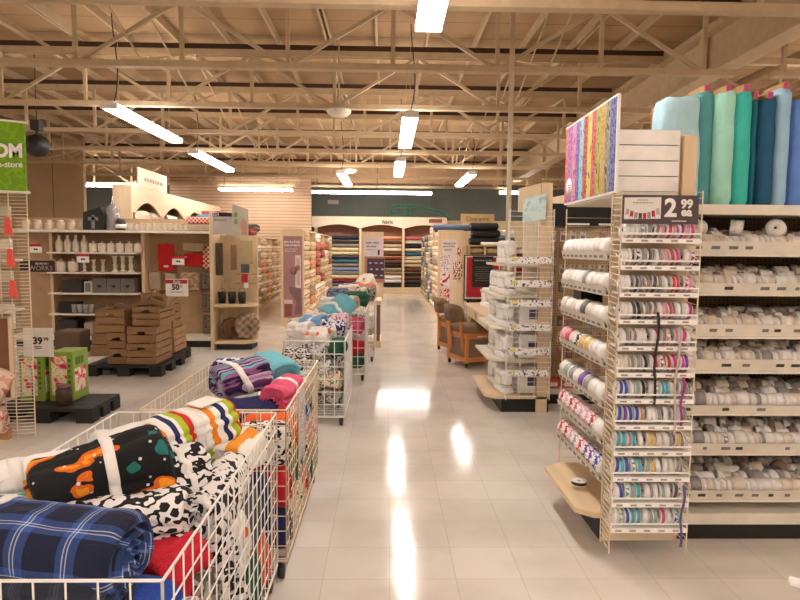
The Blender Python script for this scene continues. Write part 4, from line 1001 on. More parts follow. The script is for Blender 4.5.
MB().tube((-3.12, 5.465, .131), (-3.12, 5.465, .6), .006, 8).build('stand_rod', CHROME, t)
text('39', .085, (-3.055, 5.4535, .675), BLACK, t, bold=.003); text('99', .045, (-2.982, 5.4535, .69), BLACK, t, bold=.001)
m = MB(); dashes(m, -3.09, -3.02, .625, 5.4545, .008, n=3, seed=1); dashes(m, -3.08, -3.02, .61, 5.4545, .008, n=3, seed=2); m.build('small_print', BLACK, t)

# crates
CR = wood(S(160, 122, 84), 3, 0, dark=.66); CRL = wood(S(190, 152, 112), 3, 0, dark=.75)
def crate(x0, x1, y0, y1, z0, z1, label, mat=None, tilt=0, rz=0, ns=3, group=None, onend=False):
    w, d, h = x1-x0, y1-y0, z1-z0
    t = empty('wooden_crate', ((x0+x1)/2, (y0+y1)/2, z0), label, 'crate', group); t.rotation_euler = (0, tilt, rz)
    m = mat or CR; sh = h/ns; g = .012
    for k in range(ns):
        a, b_ = k*sh+g/2, (k+1)*sh-g/2
        top = k == ns-1
        for sy in (-1, 1):
            mb = MB()
            if top and not onend:
                mb.box(-w/2, -.045, sy*d/2-.005, sy*d/2+.005, a, b_).box(.045, w/2, sy*d/2-.005, sy*d/2+.005, a, b_).box(-.045, .045, sy*d/2-.005, sy*d/2+.005, a+.028, b_)
            else: mb.box(-w/2, w/2, sy*d/2-.005, sy*d/2+.005, a, b_)
            mb.build('side_slat', m, t, local=True)
        for sx in (-1, 1): MB().box(sx*w/2-.004, sx*w/2+.004, -d/2, d/2, a, b_).build('end_slat', m, t, local=True)
    for sx in (-1, 1):
        for sy in (-1, 1): MB().box(sx*(w/2-.02)-.012, sx*(w/2-.02)+.012, sy*(d/2-.02)-.012, sy*(d/2-.02)+.012, .002, h-.002).build('corner_post', m, t, local=True)
    MB().box(-w/2+.005, w/2-.005, -d/2+.005, d/2-.005, .0, .012).build('bottom_board', m, t, local=True)
    return t
pallet(-3.5, -2.62, 7.2, 8.05, 'black pallet beneath the main stack of wooden crates')
pallet(-3.1, -2.72, 8.08, 8.62, 'black pallet behind the main stack of crates, carrying the end stack')
z0 = .131
crate(-3.27, -3.055, 7.28, 7.68, z0, .315, 'wooden crate at the bottom of the narrow left column', ns=2)
crate(-3.27, -3.055, 7.27, 7.67, .32, .51, 'wooden crate in the middle of the narrow left column', ns=2)
crate(-3.38, -3.05, 7.24, 7.74, .515, .78, 'wide wooden crate topping the left column')
crate(-3.04, -2.70, 7.26, 7.80, z0, .385, 'large wooden crate at the bottom of the front right column')
crate(-3.02, -2.69, 7.24, 7.76, .39, .585, 'wooden crate with a white sticker, second in the front right column', ns=2)
crate(-2.96, -2.65, 7.26, 7.78, .59, .82, 'wooden crate third in the front right column')
crate(-2.95, -2.70, 7.32, 7.72, .825, .95, 'wooden crate lying on the very top of the front right column', ns=2, rz=.35)
crate(-2.80, -2.62, 7.28, 7.70, .83, .98, 'tilted wooden crate slipping off the top of the stack', ns=2, tilt=.35, rz=.1)
crate(-3.07, -2.77, 8.09, 8.58, z0, .45, 'pale slatted crate at the foot of the rear stack', CRL, ns=4)
crate(-3.05, -2.79, 8.11, 8.45, .455, .76, 'crate standing on end on the rear stack', onend=True)
crate(-3.03, -2.81, 8.13, 8.42, .765, .93, 'small crate on top of the rear stack', ns=2)
crate(-3.44, -3.30, 7.78, 8.04, z0, .4, 'dusky crate tucked behind the left column', ns=2)
t = empty('sale_sign', (-2.45, 7.3, .93), 'white sale card with a red band reading 50% over the crates', 'sign')
MB().box(-2.585, -2.325, 7.3, 7.304, .935, 1.14).build('card', PAPER, t)
MB().box(-2.585, -2.335, 7.298, 7.3, 1.085, 1.13).build('red_band', RED, t)
text('Sale', .055, (-2.455, 7.2965, 1.105), PAPER, t, bold=.001); text('50', .09, (-2.47, 7.298, 1.04), BLACK, t, bold=.003); text('%', .045, (-2.405, 7.298, 1.052), BLACK, t)
m = MB(); dashes(m, -2.52, -2.38, .985, 7.299, .008, n=4, seed=3); m.build('small_print', GREY, t)
MB().tube((-2.36, 7.31, .132), (-2.36, 7.31, .94), .006, 6).build('stand', CHROME, t) if False else MB().tube((-2.60, 7.308, .80), (-2.50, 7.308, .94), .004, 6).build('clip', CHROME, t)

# ------------------------------------------------------------------ left housewares gondola
t = empty('housewares_gondola', (-4.1, 9.6, 0), 'dark cream shelf unit of jars and kitchen textiles on the left', 'shelf unit')
YG = 9.4; X0, X1 = -5.75, -2.62
MB().box(X0, X1, 9.84, 9.88, 0, 1.95).build('back_panel', plain(S(178, 146, 112), .7), t)
MB().box(X0, X1, YG, 9.86, 0, .1).build('kick_plate', BLACK, t)
MB().box(X0, X1, YG-.02, 9.86, .1, .15).build('base_deck', SHELFW, t)
MB().box(X0, X1, YG, 9.86, 1.72, 1.755).build('top_shelf', SHELFW, t)
for x in (-5.15, -3.76, X1): MB().box(x, x+.045, YG+.02 if x == X1 else 9.6, 9.84, .1, 1.78 if x < -3 else 2.0).build('upright', BIRCH, t)
for z in (1.40, 1.10, .785, .47): MB().box(-5.1, -3.77, YG+.02, 9.84, z, z+.022).build('shelf', SHELFW, t)
CER = plain(S(214, 200, 180), .3)
def vessel(kind):
    if kind == 'bottle': p = [(0, 0), (.045, 0), (.05, .02), (.05, .15), (.018, .2), (.018, .235), (.024, .24), (.024, .255), (0, .255)]
    elif kind == 'canister': p = [(0, 0), (.07, 0), (.075, .02), (.075, .15), (.05, .165), (.015, .17), (.02, .195), (0, .2)]
    elif kind == 'candlestick': p = [(0, 0), (.05, 0), (.045, .02), (.02, .04), (.035, .09), (.02, .14), (.035, .18), (.02, .2), (.045, .22), (.045, .24), (0, .24)]
    elif kind == 'jar': p = [(0, 0), (.055, 0), (.06, .02), (.06, .11), (.045, .13), (.05, .135), (.05, .155), (0, .155)]
    elif kind == 'tumbler': p = [(0, 0), (.035, 0), (.042, .14), (.039, .14), (.033, .01), (0, .01)]
    return p
prot = {}
def ware(kind, nm, x, y, z, mat, label, group, cat, parts=None, s=1):
    if nm not in prot:
        t = empty(nm, (0, 0, 0), label, cat, group)
        p = vessel(kind); cut = len(p)-3
        MB().lathe(p[:cut+1], 2, n=14).build('body', mat, t, local=True); MB().lathe(p[cut:], 2, n=14).build('rim' if kind == 'tumbler' else 'stopper', mat, t, local=True)
        prot[nm] = t; o = t
    else: o = copy_tree(prot[nm])
    o.location = (x, y, z); o['label'] = label; o['group'] = group; o.scale = (s, s, s); return o
for i in range(4): ware('bottle', 'ceramic_bottle', -4.97+i*.125, 9.55, 1.423, CER, 'cream ceramic bottle at the left of the second shelf', 'ceramic bottles on the second shelf', 'bottle')
for i in range(6): ware('canister', 'ceramic_canister', -4.46+i*.135, 9.55, 1.423, CER, 'cream lidded canister on the second shelf of the housewares unit', 'canisters on the second shelf', 'canister', s=.85)
for i in range(2): ware('canister', 'ceramic_canister', -4.95+i*.18, 9.55, 1.123, CER, 'cream lidded canister at the left of the third shelf', 'canisters on the third shelf', 'canister')
for i in range(3): ware('candlestick', 'candlestick', -4.6+i*.14, 9.55, 1.123, CER, 'short white candlestick on the third shelf', 'short candlesticks on the third shelf', 'candlestick', s=.8)
for i in range(3): ware('candlestick', 'candlestick', -4.14+i*.12, 9.55, 1.123, CER, 'tall white candlestick on the right half of the third shelf', 'tall candlesticks on the third shelf', 'candlestick', s=1.05)
for i in range(4): ware('tumbler', 'glass_tumbler', -4.75+i*.085, 9.5, .493, glassy(S(190, 186, 180), .45), 'clear glass tumbler on the lowest shelf', 'tumblers on the lowest shelf', 'glass')
for i in range(3): ware('jar', 'glass_jar', -4.36+i*.16, 9.5, .493, glassy(S(120, 110, 100), .5), 'dim grey glass jar on the lowest shelf', 'grey jars on the lowest shelf', 'jar')
tag(MB().box(-5.0, -4.7, 9.5, 9.7, .492, .66).build('black_case', BLACK, bevel=.02), 'black case at the left end of the lowest shelf', 'case')
for i in range(3):
    t = empty('grey_drawer_box', (-4.36+i*.21, 9.6, .808), 'grey drawer box with a cup handle on the fourth shelf', 'storage box', 'grey drawer boxes on the fourth shelf')
    MB().box(-4.46+i*.21, -4.26+i*.21, 9.5, 9.75, .808, 1.03).build('box_body', plain(S(112, 104, 96), .6), t)
    MB().prism([(-4.39+i*.21, .93), (-4.33+i*.21, .93), (-4.35+i*.21, .89), (-4.37+i*.21, .89)], 1, 9.48, 9.50).build('cup_handle', DARK, t)
tag(MB().box(-4.93, -4.62, 9.5, 9.7, .808, 1.0).build('black_basket', DARK, bevel=.01), 'black basket at the left of the fourth shelf', 'basket')
t = empty('framed_picture', (-4.5, 9.5, .808), 'small framed grey picture between the black basket and the grey boxes', 'picture frame')
MB().box(-4.585, -4.475, 9.49, 9.51, .808, .98).build('frame', OFFWH, t); MB().box(-4.57, -4.49, 9.487, 9.49, .825, .96).build('photo', GREY, t)
t = empty('bird_sign', (-5.1, 9.5, 1.1), 'maroon word sign with a cream border behind the wire fixture', 'sign')
MB().box(-5.55, -4.99, 9.48, 9.5, 1.10, 1.31).build('border', plain(S(170, 140, 120), .6), t)
MB().box(-5.53, -5.01, 9.475, 9.48, 1.12, 1.29).build('board', plain(S(52, 14, 14), .6), t)
m = MB(); dashes(m, -5.3, -5.1, 1.245, 9.474, .03, n=3, seed=5); m.build('small_print', plain(S(170, 150, 140), .6), t)
text('WORKS', .10, (-5.22, 9.473, 1.175), plain(S(170, 150, 140), .6), t)
# red-topped price cards
for (x, y, z, l) in [(-5.22, 9.36, 1.41, 'small red and white price card at the left under the top shelf'), (-4.53, 9.36, 1.27, 'small red and white price card hanging below the ceramic bottles'), (-3.12, 9.36, 1.25, 'small red and white price card in front of the red mitt')]:
    t = empty('price_card', (x, y, z), l, 'sign')
    MB().box(x-.02, x+.02, y+.004, 9.425 if x < -3.5 else 9.72, z+.10, z+.125).build('clip', SHELFW, t); MB().box(x-.09, x+.09, y, y+.004, z, z+.13).build('card', PAPER, t); MB().box(x-.09, x+.09, y-.002, y, z+.09, z+.13).build('red_band', RED, t)
    m = MB(); dashes(m, x-.03, x+.03, z+.05, y-.0005, .025, n=2, seed=2); m.build('small_print', BLACK, t)
# top shelf goods
for i in range(7): ware('jar', 'cream_box_jar', -5.45+i*.17, 9.55, 1.756, plain(S(206, 188, 160), .5), 'cream lidded pot on the left of the top shelf', 'cream pots on the top shelf', 'pot', s=.95)
for i in range(12): ware('jar', 'clear_bottle', -3.95+i*.085, 9.5, 1.756, plain(S(196, 180, 158), .35), 'small clear bottle in the row right of the dark lantern', 'small bottles on the top shelf', 'bottle', s=.75)
t = empty('black_bag', (-4.42, 9.55, 1.755), 'black gift bag with a grey cross shaped print on the top shelf', 'bag')
MB().prism([(-4.56, 1.756), (-4.25, 1.756), (-4.24, 2.0), (-4.3, 2.1), (-4.42, 2.06), (-4.55, 2.02)], 1, 9.45, 9.65).build('bag_body', BLACK, t)
MB().box(-4.43, -4.38, 9.447, 9.45, 1.78, 1.98).box(-4.48, -4.33, 9.447, 9.45, 1.9, 1.95).build('print', GREY, t)
t = empty('glass_lantern', (-4.18, 9.55, 1.755), 'tall clear glass lantern with a pointed top beside the black bag', 'lantern')
MB().lathe([(0, 0), (.08, 0), (.09, .05), (.1, .3), (.07, .36), (.02, .40)], c=(-4.15, 9.55, 1.756), n=18).build('glass_body', glassy(S(150, 146, 150), .5), t)
MB().lathe([(.025, .39), (.015, .47), (0, .52)], c=(-4.15, 9.55, 1.756), n=12).build('finial', CHROME, t)
t = empty('black_lantern', (-3.97, 9.5, 1.755), 'small black framed jar between the glass lantern and the bottles', 'jar')
MB().lathe([(0, 0), (.07, 0), (.075, .12), (.06, .17), (0, .17)], c=(-4.0, 9.47, 1.756), n=14).build('jar_body', DARK, t); MB().lathe([(.076, .03), (.079, .03), (.079, .09), (.077, .09)], c=(-4.0, 9.47, 1.756), n=14).build('label_ring', PAPER, t)
LIN = plain(S(176, 156, 132), .9, bump=.4)
for i, (x, z, w, m_, l) in enumerate([(-2.84, 1.756, .36, LIN, 'folded taupe linens at the right end of the top shelf'), (-2.84, 1.87, .38, grid2(S(196, 60, 60), S(226, 200, 180), .03), 'red and white checked cloth folded on top of the taupe linens')]):
    o = MB().box(x-w/2, x+w/2, 9.45, 9.75, z, z+.10).build('folded_linen', m_, bevel=.025); tag(o, l, 'linen')
PL = plain(S(222, 206, 184), .8)
for i in range(4): b('cream cushion roll lying in the arched wooden fixture, '+('first', 'second', 'third', 'fourth')[i]+' from the left', (-4.15, 10.45+i*.75, 2.0), (.6, .22, .22), R(90), PL if i != 3 else LIN, seed=320+i, band=None)
# hanging textiles at right
HY = 9.74
def cloth(x0, x1, z0, z1, mat, name, label, cat, rnd=0, extra=None):
    t = empty(name, ((x0+x1)/2, HY, z0), label, cat)
    MB().box(x0, x1, HY-.03, HY, z0, z1).build('cloth_panel', mat, t, bevel=.015)
    MB().tube(((x0+x1)/2, HY+.09, z1+.01), ((x0+x1)/2, HY-.05, z1+.01), .005, 6).build('hook', CHROME, t)
    if extra: MB().box(*extra[0]).build(extra[1], extra[2], t)
RDK = plain(S(190, 24, 30), .85)
cloth(-3.55, -3.30, 1.14, 1.56, RDK, 'red_apron', 'bright red apron hanging on the housewares unit', 'apron', extra=((-3.46, -3.39, HY-.034, HY-.03, 1.2, 1.23), 'printed_mark', PAPER))
cloth(-3.15, -2.86, 1.22, 1.42, RDK, 'oven_mitt', 'red oven mitt hanging right of the red apron', 'oven mitt')
cloth(-3.17, -2.8, 1.45, 1.58, LIN, 'tan_towel', 'tan towel hanging above the red mitt', 'towel')
cloth(-2.86-.0, -2.58-.07, 1.18, 1.56, grid2(S(196, 40, 44), S(226, 206, 188), .035), 'checked_towel', 'red and cream checked towel at the right of the housewares unit', 'towel')
cloth(-3.76+.06, -3.52, .86, 1.12, LIN, 'tan_towel', 'tan towel below and left of the red apron', 'towel')
cloth(-3.45, -3.28, .84, 1.11, LIN, 'tan_towel', 'narrow tan towel under the red apron', 'towel')
cloth(-3.22, -2.92, .84, 1.12, blotch([S(160, 130, 100), S(190, 166, 138)], [0, .5], 20), 'patterned_towel', 'patterned tan towel above the sale card', 'towel')
PT = blotch([S(96, 92, 76), S(120, 112, 92), S(70, 66, 56)], [0, .45, .6], 26)
for i, (a, c_) in enumerate([(.86, 1.12), (.50, .78), (.17, .45)]): cloth(-2.88, -2.64, a, c_, PT, 'green_placemat', 'mottled green grey placemat pack, '+('upper', 'middle', 'lower')[i]+' of three by the birch post', 'placemat')
tag(MB().box(-2.665, -2.58, 9.395, 9.421, .9, 1.14).build('orange_tag', plain(S(226, 100, 40), .6)), 'orange tag beside the upper green placemats', 'tag')
BX = [(-5.0, -4.7, .151, .40, DARK, 'dark bin on the base deck at the left'), (-4.6, -4.2, .151, .36, LIN, 'taupe basket on the base deck behind the crates'), (-4.1, -3.8, .151, .38, plain(S(110, 84, 62), .7), 'brown basket on the base deck left of the crates')]
for x0, x1, z0_, z1_, m_, l in BX: tag(MB().box(x0, x1, 9.45, 9.75, z0_, z1_).build('storage_basket', m_, bevel=.03), l, 'basket')
for i in range(3): tag(MB().box(-4.1+i*.02, -3.55+i*.02, 8.6, 8.95, .0+i*.16, .15+i*.16).build('wooden_box', CR, bevel=.005), 'dim wooden box on the floor left of the crates, '+('bottom', 'middle', 'top')[i]+' one', 'box')
tag(MB().box(-4.6, -4.25, 8.6, 8.95, 0, .34).build('dark_basket', plain(S(96, 76, 60), .8), bevel=.03), 'dark brown basket on the floor left of the stacked wooden boxes', 'basket')

# ------------------------------------------------------------------ left endcap with hanging scarves
t = empty('textile_endcap', (-2.3, 9.3, 0), 'birch endcap with hanging scarves, baskets and a pillow', 'shelf unit')
MB().box(-2.585, -2.545, 9.12, 9.9, 0, 2.04).build('side_post', BIRCH, t)
MB().box(-2.56, -1.98, 9.55, 9.6, .1, 1.7).build('back_panel', BIRCH, t)
MB().box(-2.52, -2.0, 9.2, 9.6, 0, .09).build('kick_plate', DARK, t)
for z in (.09, .64): MB().prism([(-2.54, 9.14), (-2.1, 9.14), (-1.96, 9.28), (-1.96, 9.55), (-2.54, 9.55)], 2, z, z+.04).build('shelf', BIRCHX, t)
for z in (.98, 1.12): MB().path([(-2.24, 9.5, z), (-2.24, 9.2, z), (-1.98, 9.2, z), (-1.98, 9.5, z)], .006, 5).build('wire_rail', CHROME, t)
t = empty('aisle_sign', (-2.38, 9.12, 1.7), 'grey aisle sign with a dark band on the endcap of scarves', 'sign')
MB().box(-2.53, -2.235, 9.1, 9.11, 1.70, 1.96).build('board', plain(S(190, 180, 172), .6), t); MB().box(-2.53, -2.235, 9.097, 9.1, 1.96, 2.015).build('dark_band', plain(S(36, 20, 22), .6), t)
text('824', .06, (-2.48, 9.095, 1.987), PAPER, t); m = MB(); dashes(m, -2.51, -2.32, 1.91, 9.0995, .02, n=5, seed=6); m.build('small_print', GREY, t)
t = empty('picture_board', (-2.13, 9.1, 1.66), 'pale board with a pink and green picture on top of the endcap', 'picture')
MB().box(-2.245, -2.235, 9.09, 9.12, 1.68, 2.14).add([(-2.235, 9.10, 1.68), (-2.03, 9.16, 1.655), (-2.03, 9.16, 2.07), (-2.235, 9.10, 2.14), (-2.235, 9.12, 1.68), (-2.03, 9.18, 1.655), (-2.03, 9.18, 2.07), (-2.235, 9.12, 2.14)], [(0, 1, 2, 3), (7, 6, 5, 4), (3, 2, 6, 7), (0, 4, 5, 1), (1, 5, 6, 2)]).build('board', plain(S(206, 200, 180), .6), t)
MB().add([(-2.12, 9.132, 1.70), (-2.05, 9.152, 1.70), (-2.045, 9.153, 1.85), (-2.09, 9.14, 1.95), (-2.13, 9.128, 1.85)], [(0, 1, 2, 3, 4)]).build('pink_shape', plain(S(206, 150, 130), .6), t)
for z in (1.96, 1.86): MB().box(-2.215, -2.17, 9.098, 9.104, z, z+.06).build('green_shape', plain(S(120, 160, 90), .6), t)
SF = [(-2.48, .1, 1.10, 1.58, (120, 104, 92), 'dark taupe'), (-2.37, .09, .98, 1.40, (206, 186, 156), 'cream'), (-2.27, .08, 1.18, 1.56, (176, 154, 124), 'tan')]
for x, w_, za, zb, c, l in SF:
    t = empty('scarf', (x, 9.3, za), l+' scarf hanging on the birch endcap', 'scarf')
    o = MB()
    def fsc(u, v, x=x, w_=w_, za=za, zb=zb): return Vector((x+(u-.5)*w_, 9.28+.02*math.sin(u*18), za+(zb-za)*v))
    o.grid(fsc, 16, 4); o = o.build('hanging_cloth', plain(S(*c), .9), t); o.modifiers.new('th', 'SOLIDIFY').thickness = .012
    MB().tube((x, 9.5, zb-.01), (x, 9.25, zb-.01), .005).build('hook', CHROME, t)
tag(MB().box(-2.18, -2.0, 9.3, 9.32, 1.28, 1.62).build('wall_panel', blotch([S(196, 176, 136), S(120, 90, 60)], [0, .68], 20)), 'pale cream printed cloth hanging at the right of the endcap', 'cloth')
tag(MB().box(-2.16, -2.04, 9.24, 9.26, 1.14, 1.27).build('slate_packet', plain(S(78, 92, 100), .6)), 'slate blue packet hanging over the wire rail', 'packet')
tag(MB().box(-2.14, -2.05, 9.18, 9.20, 1.0, 1.13).build('red_packet', RED), 'red packet hanging on the wire rail', 'packet')
tag(MB().box(-2.10, -2.04, 9.165, 9.175, .92, 1.0).build('white_tag', PAPER), 'white tag below the red packet', 'tag')
for i in range(3):
    x = -2.46+i*.15; t = empty('black_basket', (x, 9.3, .68), 'small black wire basket on the upper endcap shelf', 'basket', 'black baskets on the endcap')
    MB().lathe([(0, 0), (.05, 0), (.065, .17), (.06, .17), (.046, .01), (0, .01)], c=(x, 9.3, .681), n=14).build('basket_body', BLACK, t)
    MB().path([(x-.06, 9.3, .85), (x-.03, 9.3, .9), (x+.03, 9.3, .9), (x+.06, 9.3, .85)], .004, 5).build('handle', CHROME, t)
b('grey and cream plaid cushion on the lowest shelf of the endcap', (-2.1, 9.38, .33), (.16, .36, .36), R(-60), grid2(S(150, 126, 104), S(190, 168, 144), .06, axes=(1, 2)), seed=340, band=None, tilt=R(14))
b('brown folded cushion beside the plaid cushion', (-2.34, 9.4, .30), (.14, .3, .3), R(-70), plain(S(128, 98, 74), .9), seed=342, band=None, tilt=R(8))

# ------------------------------------------------------------------ arched wooden fixture behind
t = empty('arched_fixture', (-4.2, 12.4, 0), 'birch fixture with an arched header receding behind the housewares unit', 'shelf unit')
MB().box(-4.32, -4.03, 9.95, 9.99, 0, 2.47).build('end_panel', BIRCH, t)
def arch_header(y0, y1, z0, z1, n, rise):
    pts = [(y0, z1), (y0, z0)]
    for k in range(n):
        a = y0+(y1-y0)*k/n+.09; c_ = y0+(y1-y0)*(k+1)/n-.09; pts.append((a, z0))
        for i in range(13): q = i/12; pts.append((a+(c_-a)*q, z0+rise*math.sin(PI*q)))
        pts.append((c_, z0))
    pts += [(y1, z0), (y1, z1)]; return pts
pts = arch_header(9.99, 15.2, 2.06, 2.47, 4, .19)
# the header is extruded as strips so the arches stay clean
m = MB()
for (a, b2) in zip(pts[1:-2], pts[2:-1]):
    if b2[0]-a[0] > 1e-5: m.add([(-4.03, a[0], a[1]), (-4.03, b2[0], b2[1]), (-4.03, b2[0], 2.47), (-4.03, a[0], 2.47), (-4.06, a[0], a[1]), (-4.06, b2[0], b2[1]), (-4.06, b2[0], 2.47), (-4.06, a[0], 2.47)], [(0, 1, 2, 3), (7, 6, 5, 4), (0, 4, 5, 1), (3, 2, 6, 7)])
m.build('arched_header', BIRCHY, t)
MB().box(-4.34, -4.03, 9.95, 15.2, 2.47, 2.49).build('top_board', BIRCHY, t)
MB().box(-4.34, -4.31, 9.99, 15.2, 0, 2.47).build('back_panel', plain(S(170, 130, 96), .7), t)
for z in (1.86, 1.4, .9, .4): MB().box(-4.31, -4.03, 9.99, 15.2, z, z+.03).build('shelf', BIRCHY, t)
t = empty('category_sign', (-4.1, 10.6, 2.49), 'cream category sign standing on the arched wooden fixture', 'sign')
MB().box(-4.05, -4.03, 10.25, 11.55, 2.492, 2.80).build('board', CREAM, t)
m = MB(); rg = random.Random(4); y = 10.5
while y < 11.3: w_ = rg.uniform(.05, .16); m.box(-4.029, -4.0275, y, y+w_, 2.60, 2.66); y += w_+.04
m.build('lettering', plain(S(150, 140, 110), .6), t)

# ------------------------------------------------------------------ fabric shelving
FCOL = {'cream': (222, 200, 168), 'sand': (200, 172, 134), 'ivory': (236, 222, 200), 'taupe': (156, 132, 108), 'olive': (150, 140, 84), 'rust': (166, 84, 60), 'crimson': (140, 40, 44), 'grey': (140, 132, 124), 'charcoal': (66, 58, 56), 'brown': (110, 66, 44), 'navy': (40, 46, 70), 'slate blue': (84, 100, 130), 'teal': (52, 110, 130), 'peach': (226, 160, 124), 'orange': (204, 130, 84), 'pale green': (176, 190, 156), 'yellow': (226, 208, 156), 'rose': (200, 104, 106), 'white': (240, 234, 226), 'black': (34, 28, 30), 'patterned grey': (120, 116, 120), 'patterned blue': (96, 108, 140), 'patterned tan': (176, 150, 120)}
FM = {k: (plain(S(*c), .85, bump=.3) if 'patterned' not in k else blotch([S(*c), S(*[min(255, v*1.6) for v in c]), S(*[v*.5 for v in c])], [0, .45, .62], 26)) for k, c in FCOL.items()}
bp = empty('fabric_bolt', (0, 0, -50), 'x', 'fabric bolt')
def fbolt(u, v):
    a = 2*PI*v; c_, s_ = math.cos(a), math.sin(a); rad = (abs(c_)**2.6+abs(s_)**2.6)**(-1/2.6)
    P_ = [(-.5, .0), (-.5, .55), (-.497, .8), (-.47, .97), (-.2, 1.02), (.2, .98), (.47, .97), (.497, .8), (.5, .55), (.5, 0)]
    x, q = P_[int(round(u*9))]
    return Vector((x, c_*rad*.5*q, s_*rad*.5*q*(1+.03*math.sin(a*3+x*4))))
MB().grid(fbolt, 10, 20, wrapv=True).build('wound_fabric', FM['cream'], bp, local=True)
MB().box(-.53, .53, -.4, .4, -.06, .06).build('cardboard_core', CARD, bp, local=True)
first_b = [True]
def fb(loc, dims, rz, c, label, group):
    o = bp if first_b[0] else copy_tree(bp); first_b[0] = False
    o.location = loc; o.scale = dims; o.rotation_euler = (0, 0, rz); set_mat(o.children[0], FM[c]) if o.children[0].name.startswith('wound') else set_mat(o.children[1], FM[c])
    tag(o, label, 'fabric bolt', group)
    return o
rg = random.Random(11)
def aisle_shelving(X, y0, y1, H, face, label, palettes, nb, short, rows=9, dep=.42, ncol=2, endpanel=True):
    """cubby shelving along the aisle; bolts lie across it with their ends showing (face = +1 looks to +x)"""
    t = empty('fabric_shelving', (X-face*dep/2, (y0+y1)/2, 0), label, 'shelf unit')
    xb = X-face*dep
    lo, hi = min(X, xb), max(X, xb)
    MB().box(xb-.01, xb+.01, y0, y1, .1, H).build('back_panel', BIRCHY, t)
    MB().box(lo, hi, y0, y1, 0, .1).build('base', BIRCHY, t)
    MB().box(lo, hi, y0, y1, H-.02, H).build('top_board', BIRCHY, t)
    bw = (y1-y0)/nb
    for i in range(nb+1):
        y = y0+bw*i; MB().box(lo, hi, y-.015, y+.015, .1, H-.02).build('divider', BIRCH, t)
    for z in [.1+(H-.12)*k/3 for k in (1, 2)]: MB().box(lo+.02, hi-.03, y0, y1, z-.01, z+.01).build('shelf', BIRCHY, t)
    zc = [.1+(H-.12)*k/3 for k in range(3)]; per = rows//3; hh = (H-.12)/3/per-.004
    for i in range(nb):
        pal = palettes[i % len(palettes)]
        for s in range(3):
            for r_ in range(per):
                for c_ in range(ncol):
                    cc = rg.choice(pal); cw = (bw-.05)/ncol
                    y = y0+bw*i+.025+cw*(c_+.5)
                    if s == 2 and r_ == per-1 and rg.random() < .35: continue
                    rown = ('bottom', 'middle', 'upper')[s]
                    bayn = ORD[i] if i else 'nearest'
                    if i: bayn = ORD[i]+' nearest'
                    fb((X-face*(dep/2-.035), y, zc[s]+.012+hh*(r_+.5)), (dep-.03, cw*.96, hh*.97), 0 if True else 0, cc, cc+' bolt, '+rown+' section of the '+bayn+' bay, '+short, short+', '+bayn+' bay, '+rown+', '+cc)
    return t
aisle_shelving(-3.25, 11.6, 19.2, 1.80, 1, 'birch fabric shelving along the far left aisle', [['cream', 'taupe'], ['cream', 'sand', 'crimson', 'charcoal', 'grey'], ['ivory', 'grey', 'cream'], ['sand', 'cream', 'peach'], ['cream', 'sand']], 5, 'far left shelving', rows=9, ncol=2)
aisle_shelving(-1.63, 12.12, 18.5, 1.88, 1, 'birch fabric shelving with the bedroom poster on its end', [['sand', 'cream', 'sand', 'orange', 'cream', 'taupe'], ['cream', 'rust', 'ivory', 'crimson', 'sand'], ['cream', 'ivory', 'rust', 'sand']], 3, 'shelving left of the aisle', rows=9, ncol=2)
aisle_shelving(1.13, 13.75, 20.2, 1.92, -1, 'birch fabric shelving along the right side of the aisle', [['cream', 'ivory', 'sand', 'grey', 'cream'], ['cream', 'ivory', 'pale green', 'teal', 'slate blue'], ['grey', 'olive', 'cream', 'slate blue', 'ivory'], ['taupe', 'cream', 'navy', 'pale green']], 4, 'shelving right of the aisle', rows=12, ncol=2)
for (x0, x1, y, H, nm) in [(-2.05, -1.61, 12.08, 1.89, 'left'), (1.12, 1.68, 13.7, 1.95, 'right')]:
    t = empty('end_panel_board', ((x0+x1)/2, y, 0), 'birch end board closing the shelving '+nm+' of the aisle', 'end board')
    MB().box(x0, x1, y-.02, y+.02, 0, H).build('board', BIRCH, t); MB().box(x0, x1, y-.04, y-.02, 0, .14).build('base_strip', BIRCHX, t); MB().box(x0, x1, y-.035, y-.02, H-.05, H).build('top_strip', BIRCHX, t)
# posters
t = empty('bedroom_poster', (-1.82, 12.05, .17), 'tall mauve poster of a chair and side table on the shelving left of the aisle', 'poster')
PO = plain(S(160, 120, 122), .6, var=.12, scale=2)
MB().box(-2.0, -1.635, 12.045, 12.055, .17, 1.75).build('sheet', PO, t)
text('give it a fresh', .058, (-1.83, 12.043, 1.64), PAPER, t, bold=.0015); text('coat of fabric', .058, (-1.83, 12.043, 1.575), PAPER, t, bold=.0015)
m = MB(); dashes(m, -1.97, -1.72, 1.50, 12.0445, .016, n=5, seed=1); dashes(m, -1.97, -1.76, 1.46, 12.0445, .016, n=4, seed=2); m.build('small_print', plain(S(214, 190, 190), .6), t)
MB().box(-1.77, -1.66, 12.042, 12.045, .75, 1.38).build('window_shape', plain(S(222, 200, 200), .6), t)
MB().box(-1.745, -1.685, 12.040, 12.042, .8, 1.32).build('window_pane_shape', plain(S(196, 170, 172), .6), t)
MB().lathe([(0, 12.042), (.075, 12.042), (.075, 12.045)], 1, (-1.80, 0, 1.08), 16).lathe([(0, 12.039), (.05, 12.039), (.05, 12.042)], 1, (-1.72, 0, 1.14), 14).build('flower_shape', plain(S(150, 96, 100), .6), t)
MB().add([(-1.90, 12.041, .78), (-1.66, 12.041, .74), (-1.64, 12.041, .26), (-1.78, 12.041, .22), (-1.76, 12.041, .5), (-1.88, 12.041, .66)], [(0, 1, 2, 3, 4, 5)]).build('armchair_shape', plain(S(124, 92, 100), .6), t)
